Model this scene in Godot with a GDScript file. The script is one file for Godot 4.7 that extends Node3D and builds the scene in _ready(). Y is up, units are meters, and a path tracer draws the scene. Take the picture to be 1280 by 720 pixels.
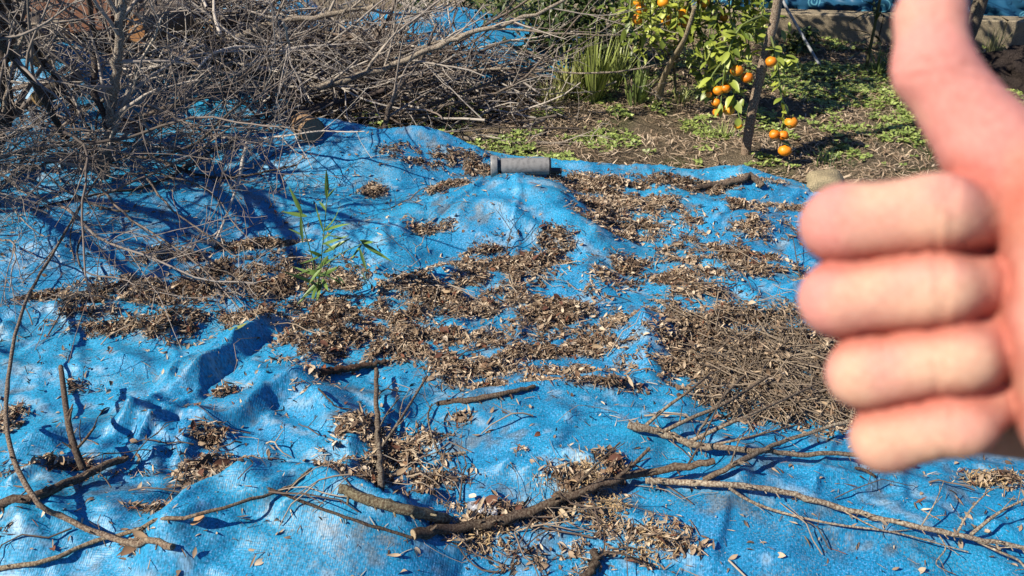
extends Node3D
# A blue tarpaulin strewn with dry leaves in a garden, a brush pile behind it, citrus trees at the back, a raised thumb close to the lens.

const F := 989.0            # focal length in pixels of the 1280 x 720 photograph
const EYE := Vector3(0, 1.5, 0)
const PITCH := 32.0
const GX0 := -3.6
const GZ0 := -5.5
const STEP := 0.0095
const NX := 643
const NZ := 517

var rng := RandomNumberGenerator.new()
var fwd: Vector3
var up: Vector3
var feats: Array = []
var hgt := PackedFloat32Array()
var dens := PackedFloat32Array()
var mats := {}
var used := {}
var wr1 := FastNoiseLite.new()
var wr2 := FastNoiseLite.new()
var wr3 := FastNoiseLite.new()
var cell1 := FastNoiseLite.new()
var cell2 := FastNoiseLite.new()
var soft := FastNoiseLite.new()
var fine := FastNoiseLite.new()


class Mb:
	var v := PackedVector3Array()
	var n := PackedVector3Array()
	var c := PackedColorArray()
	var uv := PackedVector2Array()
	var ix := PackedInt32Array()
	var o := Vector3.ZERO

	func tube(p: PackedVector3Array, r: PackedFloat32Array, sides: int, ca: Color, cb: Color, cap := true, jit := 0.0, rg: RandomNumberGenerator = null) -> void:
		var m := p.size()
		if m < 2:
			return
		var t := (p[1] - p[0]).normalized()
		var u := t.cross(Vector3(0.31, 0.9, 0.2)).normalized()
		if u.length() < 0.5:
			u = t.cross(Vector3.RIGHT).normalized()
		var base := v.size()
		for i in m:
			var tn := (p[mini(i + 1, m - 1)] - p[maxi(i - 1, 0)]).normalized()
			u = (u - tn * u.dot(tn)).normalized()
			var w := tn.cross(u)
			var col := ca.lerp(cb, float(i) / (m - 1))
			if jit > 0.0:
				var k := 1.0 + rg.randf_range(-jit, jit)
				col = Color(col.r * k, col.g * k, col.b * k)
			for k in sides:
				var a := TAU * k / sides
				var d := u * cos(a) + w * sin(a)
				var rr := r[i]
				if jit > 0.0:
					rr *= 1.0 + rg.randf_range(-jit, jit) * 0.35
				v.append(p[i] + d * rr - o)
				n.append(d)
				c.append(col)
		for i in m - 1:
			for k in sides:
				var a := base + i * sides + k
				var b := base + i * sides + (k + 1) % sides
				ix.append_array([a, a + sides, b, b, a + sides, b + sides])
		if cap:
			disc(p[m - 1], (p[m - 1] - p[m - 2]).normalized(), r[m - 1], sides, cb)
			disc(p[0], (p[0] - p[1]).normalized(), r[0], sides, ca)

	func disc(at: Vector3, d: Vector3, r: float, sides: int, col: Color) -> void:
		var u := d.cross(Vector3(0.31, 0.9, 0.2)).normalized()
		var w := d.cross(u)
		var b := v.size()
		v.append(at - o + d * r * 0.15)
		n.append(d)
		c.append(col)
		for k in sides:
			var a := TAU * k / sides
			v.append(at + (u * cos(a) + w * sin(a)) * r - o)
			n.append(d)
			c.append(col)
		for k in sides:
			ix.append_array([b, b + 1 + (k + 1) % sides, b + 1 + k])

	func leaf(xf: Transform3D, l: float, w: float, curl: float, fold: float, col: Color, col2: Color, segs := 4, shape := 0.8) -> void:
		# a leaf that grows along +z of xf, its face along +y, folded along the midrib and curled along its length
		var b := v.size()
		var ang := 0.0
		var p := Vector3.ZERO
		for i in segs + 1:
			var s := float(i) / segs
			var hw := w * 0.5 * maxf(sin(PI * pow(clampf(s * 0.96 + 0.02, 0.0, 1.0), shape)), 0.04)
			var dirz := Vector3(0, sin(ang), cos(ang))
			var nrm := Vector3(0, cos(ang), -sin(ang))
			var cc := col.lerp(col2, s)
			for side in [-1.0, 0.0, 1.0]:
				var q: Vector3 = p + Vector3(side * hw * cos(fold), 0, 0) + nrm * absf(side) * hw * sin(fold)
				v.append(xf * q - o)
				var nn: Vector3 = (nrm - Vector3(side * sin(fold), 0, 0)).normalized()
				n.append((xf.basis * nn).normalized())
				c.append(cc if side == 0.0 else Color(cc.r * 0.93, cc.g * 0.93, cc.b * 0.93))
			p += dirz * l / segs
			ang += curl / segs
		for i in segs:
			for k in 2:
				var a := b + i * 3 + k
				ix.append_array([a, a + 1, a + 3, a + 1, a + 4, a + 3])

	func quad(a: Vector3, b: Vector3, cc: Vector3, d: Vector3, col: Color) -> void:
		var s := v.size()
		var nn := (cc - a).cross(b - a).normalized()
		for q in [a, b, cc, d]:
			v.append(q - o)
			n.append(nn)
			c.append(col)
		ix.append_array([s, s + 1, s + 2, s, s + 2, s + 3])

	func ball(at: Vector3, r: Vector3, cols: int, rows: int, col: Color, lump: FastNoiseLite = null, amp := 0.0, freq := 1.0) -> void:
		var b := v.size()
		for i in rows + 1:
			var th := PI * i / rows
			for k in cols:
				var ph := TAU * k / cols
				var d := Vector3(sin(th) * cos(ph), cos(th), sin(th) * sin(ph))
				var q := d * r
				var kk := 1.0
				if lump:
					kk = 1.0 + amp * lump.get_noise_3dv((at + q) * freq)
				v.append(at + q * kk - o)
				n.append((d / r).normalized())
				c.append(col)
		for i in rows:
			for k in cols:
				var a := b + i * cols + k
				var e := b + i * cols + (k + 1) % cols
				ix.append_array([a, e, a + cols, e, e + cols, a + cols])

	func mesh(m: Material, recompute := false) -> ArrayMesh:
		var arr := []
		arr.resize(Mesh.ARRAY_MAX)
		if recompute:
			var nn := PackedVector3Array()
			nn.resize(v.size())
			for i in range(0, ix.size(), 3):
				var a := v[ix[i]]
				var fn := (v[ix[i + 2]] - a).cross(v[ix[i + 1]] - a)
				nn[ix[i]] += fn
				nn[ix[i + 1]] += fn
				nn[ix[i + 2]] += fn
			for i in nn.size():
				nn[i] = nn[i].normalized()
			n = nn
		arr[Mesh.ARRAY_VERTEX] = v
		arr[Mesh.ARRAY_NORMAL] = n
		arr[Mesh.ARRAY_COLOR] = c
		if uv.size() == v.size():
			arr[Mesh.ARRAY_TEX_UV] = uv
			arr[Mesh.ARRAY_TEX_UV2] = uv
		arr[Mesh.ARRAY_INDEX] = ix
		var am := ArrayMesh.new()
		am.add_surface_from_arrays(Mesh.PRIMITIVE_TRIANGLES, arr)
		am.surface_set_material(0, m)
		return am


# ------------------------------------------------------------------ naming
func numbered(called: String) -> String:
	var k: int = used.get(called, -1) + 1
	used[called] = k
	return called if k == 0 else "%s_%03d" % [called, k]


func tag(o: Node3D, label := "", category := "", group := "", kind := "") -> Node3D:
	if label:
		o.set_meta("label", label)
	if category:
		o.set_meta("category", category)
	if group:
		o.set_meta("group", group)
	if kind:
		o.set_meta("kind", kind)
	return o


func thing(called: String, at: Vector3, label: String, category: String, group := "") -> Node3D:
	var o := Node3D.new()
	o.name = numbered(called)
	add_child(o)
	o.position = at
	tag(o, label, category, group)
	return o


func part(parent: Node3D, called: String, m: Mesh, kind := "") -> MeshInstance3D:
	var o := MeshInstance3D.new()
	o.name = called
	o.mesh = m
	parent.add_child(o, true)
	if kind:
		o.set_meta("kind", kind)
	return o


func single(called: String, m: Mesh, at: Vector3, label: String, category: String, group := "", kind := "") -> MeshInstance3D:
	var o := MeshInstance3D.new()
	o.name = numbered(called)
	o.mesh = m
	add_child(o)
	o.position = at
	tag(o, label, category, group, kind)
	return o


# ------------------------------------------------------------------ places
func ray(px: float, py: float) -> Vector3:
	return fwd + Vector3.RIGHT * ((px - 640.0) / F) + up * ((360.0 - py) / F)


func flat(px: float, py: float, y := 0.03) -> Vector3:   # where a sight line meets the level y
	var d := ray(px, py)
	return EYE + d * ((y - EYE.y) / d.y)


func air(px: float, py: float, z: float) -> Vector3:     # a point at the depth z
	var d := ray(px, py)
	return EYE + d * (z / d.z)


func on(px: float, py: float, lift := 0.0) -> Vector3:   # a point lying on the ground or the tarpaulin
	var h := 0.03
	var p := Vector3.ZERO
	for i in 9:
		p = flat(px, py, h + lift)
		h = lerpf(h, top(p.x, p.z), 0.7)
	return Vector3(p.x, top(p.x, p.z) + lift, p.z)


func grid(a: PackedFloat32Array, x: float, z: float) -> float:
	var fx := clampf((x - GX0) / STEP, 0.0, NX - 1.001)
	var fz := clampf((z - GZ0) / STEP, 0.0, NZ - 1.001)
	var i := int(fx)
	var k := int(fz)
	fx -= i
	fz -= k
	var b := k * NX + i
	return lerpf(lerpf(a[b], a[b + 1], fx), lerpf(a[b + NX], a[b + NX + 1], fx), fz)


func soil(x: float, z: float) -> float:
	return -0.012 + soft.get_noise_2d(x * 2.2, z * 2.2) * 0.022 + fine.get_noise_2d(x * 14.0, z * 14.0) * 0.006 - 0.05 * on_tarp(x, z)


func on_tarp(x: float, z: float) -> float:
	return smoothstep(0.0, 0.12, z - far_edge(x)) * smoothstep(-0.55, -0.8, z)


func far_edge(x: float) -> float:
	# the rear hem of the tarpaulin, wavering; it runs back under the brush pile at the left
	var e := lerpf(-4.95, -3.78, smoothstep(-1.5, -1.0, x))
	e += 0.18 * smoothstep(-0.45, -0.05, x) + 0.14 * smoothstep(0.0, 0.5, x) + 0.25 * smoothstep(1.0, 1.4, x) + 0.35 * smoothstep(1.4, 2.1, x)
	return e + 0.018 * sin(x * 9.0) + 0.012 * sin(x * 23.0 + 1.0)


func top(x: float, z: float) -> float:
	if z > far_edge(x) and z < -0.62 and x > GX0 and x < GX0 + STEP * (NX - 2):
		return grid(hgt, x, z)
	return soil(x, z)


func litter(x: float, z: float) -> float:
	return grid(dens, x, z)


# ------------------------------------------------------------------ tarpaulin relief
func tent(px: float, py: float, rx: float, rz: float, h: float, pw := 1.6, turn := 0.0) -> void:
	var p := flat(px, py)
	feats.append([0, p.x, p.z, rx, rz, h, pw, cos(turn), sin(turn), maxf(rx, rz)])


func ridge(ax: float, ay: float, bx: float, by: float, h: float, wl: float, wr: float, pw := 1.5) -> void:
	var a := flat(ax, ay)
	var b := flat(bx, by)
	feats.append([1, a.x, a.z, b.x, b.z, h, wl, wr, pw, 0.0])


func raise_feature(f: Array) -> void:
	# adds one shape to the height grid
	var x0: float
	var x1: float
	var z0: float
	var z1: float
	if f[0] == 0:
		x0 = f[1] - f[9]
		x1 = f[1] + f[9]
		z0 = f[2] - f[9]
		z1 = f[2] + f[9]
	else:
		var l := Vector2(f[3] - f[1], f[4] - f[2]).length()
		var m: float = maxf(f[6], f[7]) + 0.15 * l + 0.02
		x0 = minf(f[1], f[3]) - m
		x1 = maxf(f[1], f[3]) + m
		z0 = minf(f[2], f[4]) - m
		z1 = maxf(f[2], f[4]) + m
	for k in range(maxi(0, int((z0 - GZ0) / STEP)), mini(NZ - 1, int((z1 - GZ0) / STEP)) + 1):
		for i in range(maxi(0, int((x0 - GX0) / STEP)), mini(NX - 1, int((x1 - GX0) / STEP)) + 1):
			hgt[k * NX + i] += relief(f, GX0 + i * STEP, GZ0 + k * STEP)


func relief(f: Array, x: float, z: float) -> float:
	if f[0] == 0:
		var dx: float = x - f[1]
		var dz: float = z - f[2]
		var qx: float = (dx * f[7] + dz * f[8]) / f[3]
		var qz: float = (dz * f[7] - dx * f[8]) / f[4]
		var r := sqrt(qx * qx + qz * qz)
		return f[5] * pow(1.0 - r, f[6]) * (1.0 + 0.2 * r) if r < 1.0 else 0.0
	var ex: float = f[3] - f[1]
	var ez: float = f[4] - f[2]
	var l := sqrt(ex * ex + ez * ez)
	ex /= l
	ez /= l
	var px: float = x - f[1]
	var pz: float = z - f[2]
	var s := (px * ex + pz * ez) / l
	if s < -0.15 or s > 1.15:
		return 0.0
	var d := px * ez - pz * ex
	d += minf(0.018, l * 0.06) * soft.get_noise_2d(x * 6.0 + 9.0, z * 6.0)
	var w: float = f[6] if d > 0.0 else f[7]
	if absf(d) >= w:
		return 0.0
	return f[5] * pow(1.0 - absf(d) / w, f[8]) * smoothstep(-0.15, 0.2, s) * smoothstep(1.15, 0.75, s)


func crease(n: FastNoiseLite, x: float, z: float) -> float:
	var r := 1.0 - absf(n.get_noise_2d(x, z))
	return r * r * r


func set_relief() -> void:
	# big shapes under the sheet
	tent(626, 272, 0.56, 0.42, 0.17, 1.35)
	tent(700, 285, 0.30, 0.26, 0.05, 1.5)
	tent(742, 312, 0.20, 0.17, 0.095, 1.25)
	tent(735, 352, 0.17, 0.12, 0.05, 1.3)
	tent(470, 205, 0.62, 0.26, 0.15, 1.1)
	tent(370, 190, 0.45, 0.3, 0.10, 1.2)
	ridge(350, 186, 620, 208, 0.05, 0.14, 0.10)
	ridge(640, 206, 960, 222, 0.035, 0.06, 0.07)
	ridge(690, 222, 1000, 240, 0.018, 0.04, 0.05)
	ridge(830, 280, 1005, 300, 0.055, 0.05, 0.20, 1.2)
	tent(930, 330, 0.4, 0.25, 0.03)
	tent(470, 315, 0.35, 0.12, 0.05, 1.2)
	ridge(455, 350, 540, 320, 0.045, 0.12, 0.08)
	tent(560, 345, 0.2, 0.12, 0.04)
	tent(800, 425, 0.17, 0.14, 0.08, 1.0)
	ridge(800, 400, 812, 480, 0.05, 0.12, 0.06)
	# the long fold from the lower left to the middle
	ridge(232, 494, 352, 400, 0.078, 0.16, 0.052, 1.0)
	ridge(240, 548, 410, 474, 0.058, 0.13, 0.042, 1.0)
	tent(205, 535, 0.17, 0.13, 0.03, 1.1, 0.4)
	ridge(130, 505, 235, 565, 0.026, 0.06, 0.03, 1.0)
	ridge(120, 565, 205, 505, 0.022, 0.05, 0.03, 1.0)
	ridge(200, 505, 300, 560, 0.024, 0.05, 0.025, 1.0)
	ridge(170, 560, 230, 520, 0.016, 0.03, 0.02, 1.0)
	ridge(225, 585, 240, 530, 0.016, 0.03, 0.02, 1.0)
	ridge(385, 506, 475, 500, 0.025, 0.10, 0.08, 1.1)
	ridge(390, 500, 440, 585, 0.03, 0.10, 0.06, 1.0)
	tent(405, 540, 0.2, 0.16, 0.03, 1.1)
	# the lump in the near left corner
	tent(385, 690, 0.36, 0.25, 0.125, 0.62)
	ridge(190, 730, 345, 622, 0.10, 0.17, 0.13, 1.2)
	ridge(338, 622, 548, 692, 0.075, 0.03, 0.16, 1.15)
	tent(60, 640, 0.3, 0.2, 0.05, 1.1)
	ridge(10, 690, 200, 655, 0.04, 0.13, 0.10, 1.2)
	ridge(-30, 600, 120, 540, 0.05, 0.12, 0.10, 1.2)
	# the smooth swell in the near middle
	tent(660, 560, 0.36, 0.34, 0.08, 1.0)
	ridge(560, 520, 830, 486, 0.055, 0.06, 0.18, 1.2)
	ridge(640, 480, 780, 468, 0.03, 0.05, 0.1, 1.2)
	tent(940, 640, 0.75, 0.5, 0.075, 1.0)
	ridge(700, 640, 900, 480, 0.02, 0.12, 0.10, 1.3)
	ridge(820, 700, 960, 560, 0.018, 0.10, 0.14, 1.3)
	ridge(960, 720, 1050, 560, 0.014, 0.07, 0.10, 1.3)
	ridge(1090, 720, 1180, 600, 0.022, 0.10, 0.12, 1.3)
	ridge(560, 700, 640, 640, 0.03, 0.10, 0.10, 1.3)
	# low swells at the left
	ridge(-60, 420, 200, 385, 0.05, 0.16, 0.12, 1.2)
	ridge(-60, 470, 220, 455, 0.03, 0.12, 0.10, 1.2)
	ridge(0, 330, 260, 300, 0.05, 0.2, 0.2, 1.2)
	ridge(150, 275, 420, 245, 0.04, 0.18, 0.18, 1.2)
	ridge(250, 340, 480, 300, 0.03, 0.1, 0.12, 1.2)
	tent(210, 262, 0.5, 0.3, 0.06, 1.1)
	tent(60, 290, 0.5, 0.3, 0.06, 1.1)
	for q in 420:     # small sharp pulls and creases in the sheet
		var p := Vector2(rng.randf_range(-100, 1350), rng.randf_range(225, 720))
		var a := rng.randfn() * 0.35 + (0.5 if p.x < 620 else -0.15)
		if rng.randf() < 0.25:
			a += rng.randf_range(0.8, 1.6)
		var l := rng.randf_range(40, 150) * (0.45 + p.y / 720.0)
		ridge(p.x, p.y, p.x + cos(a) * l, p.y - sin(a) * l * 0.7, rng.randf_range(0.004, 0.015), rng.randf_range(0.012, 0.06), rng.randf_range(0.010, 0.03), 1.0)


func patch(cx: float, cy: float, rx: float, ry: float, w := 1.0, turn := 0.0) -> void:
	var p := flat(cx, cy)
	var q := flat(cx + rx, cy)
	var a := flat(cx, cy - ry)
	var b := flat(cx, cy + ry)
	patches.append([p.x, p.z, absf(q.x - p.x), absf(a.z - b.z) * 0.5, w, cos(turn), sin(turn)])


var patches: Array = []


func set_litter() -> void:
	# where the dry leaves have gathered in the hollows of the sheet
	for q in [[205, 366, 120, 20], [330, 352, 100, 26], [140, 408, 62, 16], [240, 412, 75, 20], [400, 368, 60, 38], [215, 326, 42, 10], [330, 305, 60, 8], [380, 400, 90, 22], [60, 372, 40, 8],
			[560, 380, 115, 42], [625, 338, 70, 24], [480, 418, 115, 32], [700, 440, 110, 24], [590, 440, 60, 30], [400, 440, 60, 26], [700, 388, 65, 28], [770, 412, 35, 22], [520, 400, 60, 30],
			[738, 238, 72, 19], [775, 285, 60, 20], [690, 322, 30, 14], [805, 262, 60, 14], [868, 286, 20, 8], [865, 236, 95, 10], [950, 262, 62, 7], [525, 216, 45, 6], [590, 216, 42, 8], [560, 240, 26, 10], [470, 240, 18, 8], [540, 300, 30, 6], [548, 262, 14, 6],
			[925, 420, 105, 48], [950, 470, 112, 58], [885, 390, 62, 30], [1010, 505, 62, 42], [850, 452, 36, 38], [890, 332, 62, 18], [780, 342, 52, 18], [840, 352, 42, 14], [945, 300, 42, 10], [965, 340, 40, 16], [860, 310, 40, 12], [1000, 440, 60, 60],
			[590, 470, 52, 18], [640, 490, 54, 10], [745, 500, 65, 8], [572, 545, 24, 10, 0.75], [700, 470, 40, 6],
			[492, 582, 72, 36], [450, 556, 30, 20], [540, 622, 40, 22], [480, 612, 62, 18], [410, 600, 30, 26], [590, 676, 44, 20, 0.8], [720, 642, 56, 34, 0.8], [610, 662, 60, 16, 0.9], [700, 684, 80, 40, 0.75], [820, 700, 56, 30, 0.65], [665, 600, 34, 12, 0.8], [760, 606, 22, 14],
			[270, 592, 52, 26], [280, 635, 55, 20], [185, 592, 32, 7], [60, 602, 45, 10], [12, 522, 20, 14], [30, 690, 30, 8], [100, 480, 28, 8], [265, 550, 26, 9], [282, 496, 16, 7], [200, 655, 30, 8], [180, 712, 22, 8], [120, 600, 26, 12], [395, 490, 20, 12],
			[1235, 602, 42, 10], [300, 340, 50, 12], [110, 395, 30, 10]]:
		patch(q[0], q[1], q[2], q[3], q[4] if q.size() > 4 else 1.0)


func heap(x: float, z: float) -> float:
	var s := 0.0
	for f in patches:
		var dx: float = (x - f[0]) / f[2]
		if absf(dx) > 1.35:
			continue
		var dz: float = (z - f[1]) / f[3]
		if absf(dz) > 1.35:
			continue
		s = maxf(s, f[4] * smoothstep(1.35, 0.4, sqrt(dx * dx + dz * dz)))
	return s


func build_height() -> void:
	hgt.resize(NX * NZ)
	dens.resize(NX * NZ)
	for f in feats:
		raise_feature(f)
	for k in NZ:
		var z := GZ0 + k * STEP
		for i in NX:
			var x := GX0 + i * STEP
			var warp := soft.get_noise_2d(x * 1.3 + 40.0, z * 1.3) * 0.35
			var wx := x + warp
			var y := 0.012 + hgt[k * NX + i]
			var calm := 1.0 - 0.68 * smoothstep(-0.45, -0.1, x) * smoothstep(-2.3, -1.95, z)
			var fold := clampf(0.75 + 0.9 * soft.get_noise_2d(x * 2.0, z * 2.0 + 20.0), 0.15, 1.4) * calm
			y += (cell1.get_noise_2d(wx * 0.8 + z * 0.25, (z + warp) * 1.5) + 1.0) * 0.045 * fold
			y += (cell2.get_noise_2d(wx * 0.9 + 7.0, z * 1.4 - x * 0.3) + 1.0) * 0.016 * fold
			y += crease(wr3, wx, z * 1.2) * 0.003 * calm
			var e := far_edge(x)
			y = lerpf(0.006 + 0.35 * y, y, smoothstep(0.0, 0.10, z - e))
			hgt[k * NX + i] = y
			var h := heap(x, z)
			if h > 0.0:
				h *= clampf(0.57 + 1.15 * fine.get_noise_2d(x * 4.2, z * 9.0) + 0.9 * fine.get_noise_2d(x * 12.0, z * 20.0), 0.0, 1.0)
			dens[k * NX + i] = h


# ------------------------------------------------------------------ materials
func noise_tex(size: int, freq: float, ramp: Array, seed_ := 1, octaves := 4, ridged := false, normal := false, strength := 4.0) -> NoiseTexture2D:
	var n := FastNoiseLite.new()
	n.seed = seed_
	n.noise_type = FastNoiseLite.TYPE_SIMPLEX_SMOOTH
	n.frequency = freq
	n.fractal_octaves = octaves
	if ridged:
		n.fractal_type = FastNoiseLite.FRACTAL_RIDGED
	var t := NoiseTexture2D.new()
	t.width = size
	t.height = size
	t.seamless = true
	t.noise = n
	if normal:
		t.as_normal_map = true
		t.bump_strength = strength
	elif ramp.size():
		var g := Gradient.new()
		var offs := PackedFloat32Array()
		var cols := PackedColorArray()
		for r in ramp:
			offs.append(r[0])
			cols.append(r[1])
		g.offsets = offs
		g.colors = cols
		t.color_ramp = g
	return t


func grey(k: float) -> Color:
	return Color(k, k, k)


func vmat(key: String, rough := 0.9, spec := 0.3) -> StandardMaterial3D:
	var m := StandardMaterial3D.new()
	m.resource_name = key
	m.vertex_color_use_as_albedo = true
	m.roughness = rough
	m.metallic_specular = spec
	m.cull_mode = BaseMaterial3D.CULL_DISABLED
	mats[key] = m
	return m


func make_materials() -> void:
	var bark := vmat("bark", 0.85, 0.35)
	bark.uv1_triplanar = true
	bark.uv1_scale = Vector3(9, 9, 9)
	bark.albedo_texture = noise_tex(512, 0.03, [[0.0, Color(0.4, 0.36, 0.34)], [0.4, Color(0.66, 0.6, 0.57)], [0.52, grey(0.8)], [0.62, Color(0.97, 1.0, 0.97)], [1.0, grey(1.0)]], 3, 5)
	bark.heightmap_enabled = true
	bark.heightmap_texture = noise_tex(512, 0.05, [], 4, 4)
	bark.heightmap_scale = 0.08
	vmat("twig", 0.8, 0.4)
	var dry := vmat("dry", 0.75, 0.35)
	dry.backlight_enabled = true
	dry.backlight = Color(0.25, 0.25, 0.25)
	var green := vmat("green", 0.42, 0.5)
	green.backlight_enabled = true
	green.backlight = Color(0.5, 0.5, 0.4)
	var rind := vmat("rind", 0.4, 0.5)
	rind.uv1_triplanar = true
	rind.uv1_scale = Vector3(12, 12, 12)
	rind.heightmap_enabled = true
	rind.heightmap_texture = noise_tex(256, 0.12, [], 9, 2)
	rind.heightmap_scale = 0.1
	var cut := vmat("cut", 0.8, 0.3)
	cut.uv1_triplanar = true
	cut.uv1_scale = Vector3(14, 14, 14)
	cut.albedo_texture = noise_tex(256, 0.03, [[0.0, grey(0.7)], [1.0, grey(1.0)]], 13, 4)
	var stone := vmat("stone", 0.9, 0.3)
	stone.uv1_triplanar = true
	stone.uv1_world_triplanar = true
	stone.uv1_scale = Vector3(5, 5, 5)
	stone.albedo_texture = noise_tex(512, 0.05, [[0.0, grey(0.6)], [0.5, grey(0.85)], [1.0, grey(1.0)]], 17, 5)
	stone.heightmap_enabled = true
	stone.heightmap_texture = noise_tex(512, 0.06, [], 18, 5)
	stone.heightmap_scale = 0.8
	var pipe := vmat("pipe", 0.42, 0.5)
	pipe.uv1_triplanar = true
	pipe.uv1_scale = Vector3(7, 7, 7)
	pipe.albedo_texture = noise_tex(256, 0.02, [[0.0, grey(0.7)], [0.5, grey(0.95)], [1.0, grey(1.0)]], 19, 5)
	var earth := vmat("earth", 0.95, 0.2)
	earth.uv1_triplanar = true
	earth.uv1_world_triplanar = true
	earth.uv1_scale = Vector3(2.3, 2.3, 2.3)
	earth.albedo_texture = noise_tex(1024, 0.03, [[0.0, grey(0.45)], [0.4, grey(0.8)], [0.6, grey(0.9)], [1.0, grey(1.0)]], 21, 6)
	earth.heightmap_enabled = true
	earth.heightmap_texture = noise_tex(1024, 0.05, [], 22, 6)
	earth.heightmap_scale = 2.0
	# the woven blue sheet: weave and crinkles as relief, scuffs as a pale detail layer
	var t := vmat("tarp", 0.52, 0.42)
	t.uv1_scale = Vector3(1.0 / 0.64, 1.0 / 0.64, 1)
	t.uv2_scale = Vector3(1.0 / 2.1, 1.0 / 0.8, 1)
	t.normal_enabled = true
	t.normal_texture = noise_tex(1024, 0.012, [], 31, 5, true, true, 9.0)
	t.normal_scale = 0.16
	var im := Image.create(1024, 1024, false, Image.FORMAT_RF)
	for y in 1024:
		for x in 1024:
			var w := 0.5 + 0.25 * (sin(x * PI / 4.0 + 0.4) + sin(y * PI / 4.0 + 0.4))
			im.set_pixel(x, y, Color(w, w, w))
	t.heightmap_enabled = true
	t.heightmap_texture = ImageTexture.create_from_image(im)
	t.heightmap_scale = 0.028
	t.albedo_texture = noise_tex(1024, 0.07, [[0.0, grey(0.6)], [0.38, grey(0.84)], [0.6, grey(0.97)], [1.0, grey(1.0)]], 33, 6)
	t.roughness_texture = noise_tex(512, 0.01, [[0.0, grey(0.85)], [1.0, grey(1.0)]], 35, 5)
	t.detail_enabled = true
	t.detail_uv_layer = BaseMaterial3D.DETAIL_UV_2
	t.detail_albedo = noise_tex(1024, 0.004, [[0.0, Color(0.55, 0.72, 0.86)], [0.5, Color(0.42, 0.62, 0.84)], [0.75, Color(0.55, 0.53, 0.48)], [1.0, Color(0.5, 0.47, 0.4)]], 36, 3)
	t.detail_mask = noise_tex(2048, 0.05, [[0.0, grey(0.05)], [0.5, grey(0.0)], [0.66, grey(0.10)], [0.76, grey(0.4)], [0.84, grey(0.8)], [1.0, grey(0.9)]], 37, 5)


# ------------------------------------------------------------------ growing branches
func smooth_line(p: PackedVector3Array, per := 4) -> PackedVector3Array:
	var out := PackedVector3Array()
	var m := p.size()
	if m < 3:
		for i in per + 1:
			out.append(p[0].lerp(p[m - 1], float(i) / per))
		return out
	for i in m - 1:
		for k in per:
			out.append(p[i].cubic_interpolate(p[i + 1], p[maxi(i - 1, 0)], p[mini(i + 2, m - 1)], float(k) / per))
	out.append(p[m - 1])
	return out


func tapered(m: int, r0: float, r1: float) -> PackedFloat32Array:
	var r := PackedFloat32Array()
	for i in m:
		r.append(lerpf(r0, r1, float(i) / (m - 1)))
	return r


func grow(mb: Mb, at: Vector3, dir: Vector3, l: float, r: float, level: int, wander: float, lift: float, kids: float, ca: Color, cb: Color, floor_y := -9.0) -> void:
	var segs := maxi(3, int(l / 0.07)) if level > 0 else 3
	segs = mini(segs, 14)
	var p := PackedVector3Array([at])
	var d := dir.normalized()
	var q := at
	for i in segs:
		d = (d + Vector3(rng.randf_range(-1, 1), rng.randf_range(-1, 1) + lift, rng.randf_range(-1, 1)) * wander).normalized()
		q += d * l / segs
		if q.y < floor_y:
			q.y = floor_y + 0.004
			d.y = absf(d.y) * 0.3
		p.append(q)
	var rr := tapered(segs + 1, r, maxf(r * 0.35, 0.0012))
	mb.tube(p, rr, 5 if r > 0.006 else (4 if r > 0.003 else 3), ca, cb, r > 0.006, 0.12, rng)
	if level <= 0:
		return
	var n := int(kids * l / 0.3 + rng.randf())
	for k in n:
		var s := rng.randf_range(0.12, 1.0)
		var i := clampi(int(s * segs), 0, segs - 1)
		var t := (p[i + 1] - p[i]).normalized()
		var side := t.cross(Vector3(rng.randf_range(-1, 1), rng.randf_range(-1, 1), rng.randf_range(-1, 1))).normalized()
		var a := rng.randf_range(0.5, 1.15)
		grow(mb, p[i].lerp(p[i + 1], rng.randf()), t * cos(a) + side * sin(a), l * rng.randf_range(0.25, 0.6) * (1.1 - 0.5 * s), maxf(rr[i] * rng.randf_range(0.4, 0.65), 0.0015), level - 1, wander * 1.15, lift, kids, ca.lerp(cb, 0.5), cb, floor_y)


func line(pts: Array, lift := 0.0) -> PackedVector3Array:
	# pts: x, y, height over the sheet, three numbers a point
	var p := PackedVector3Array()
	for i in range(0, pts.size(), 3):
		p.append(on(pts[i], pts[i + 1], pts[i + 2] * 0.01 + lift))
	return p


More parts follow.
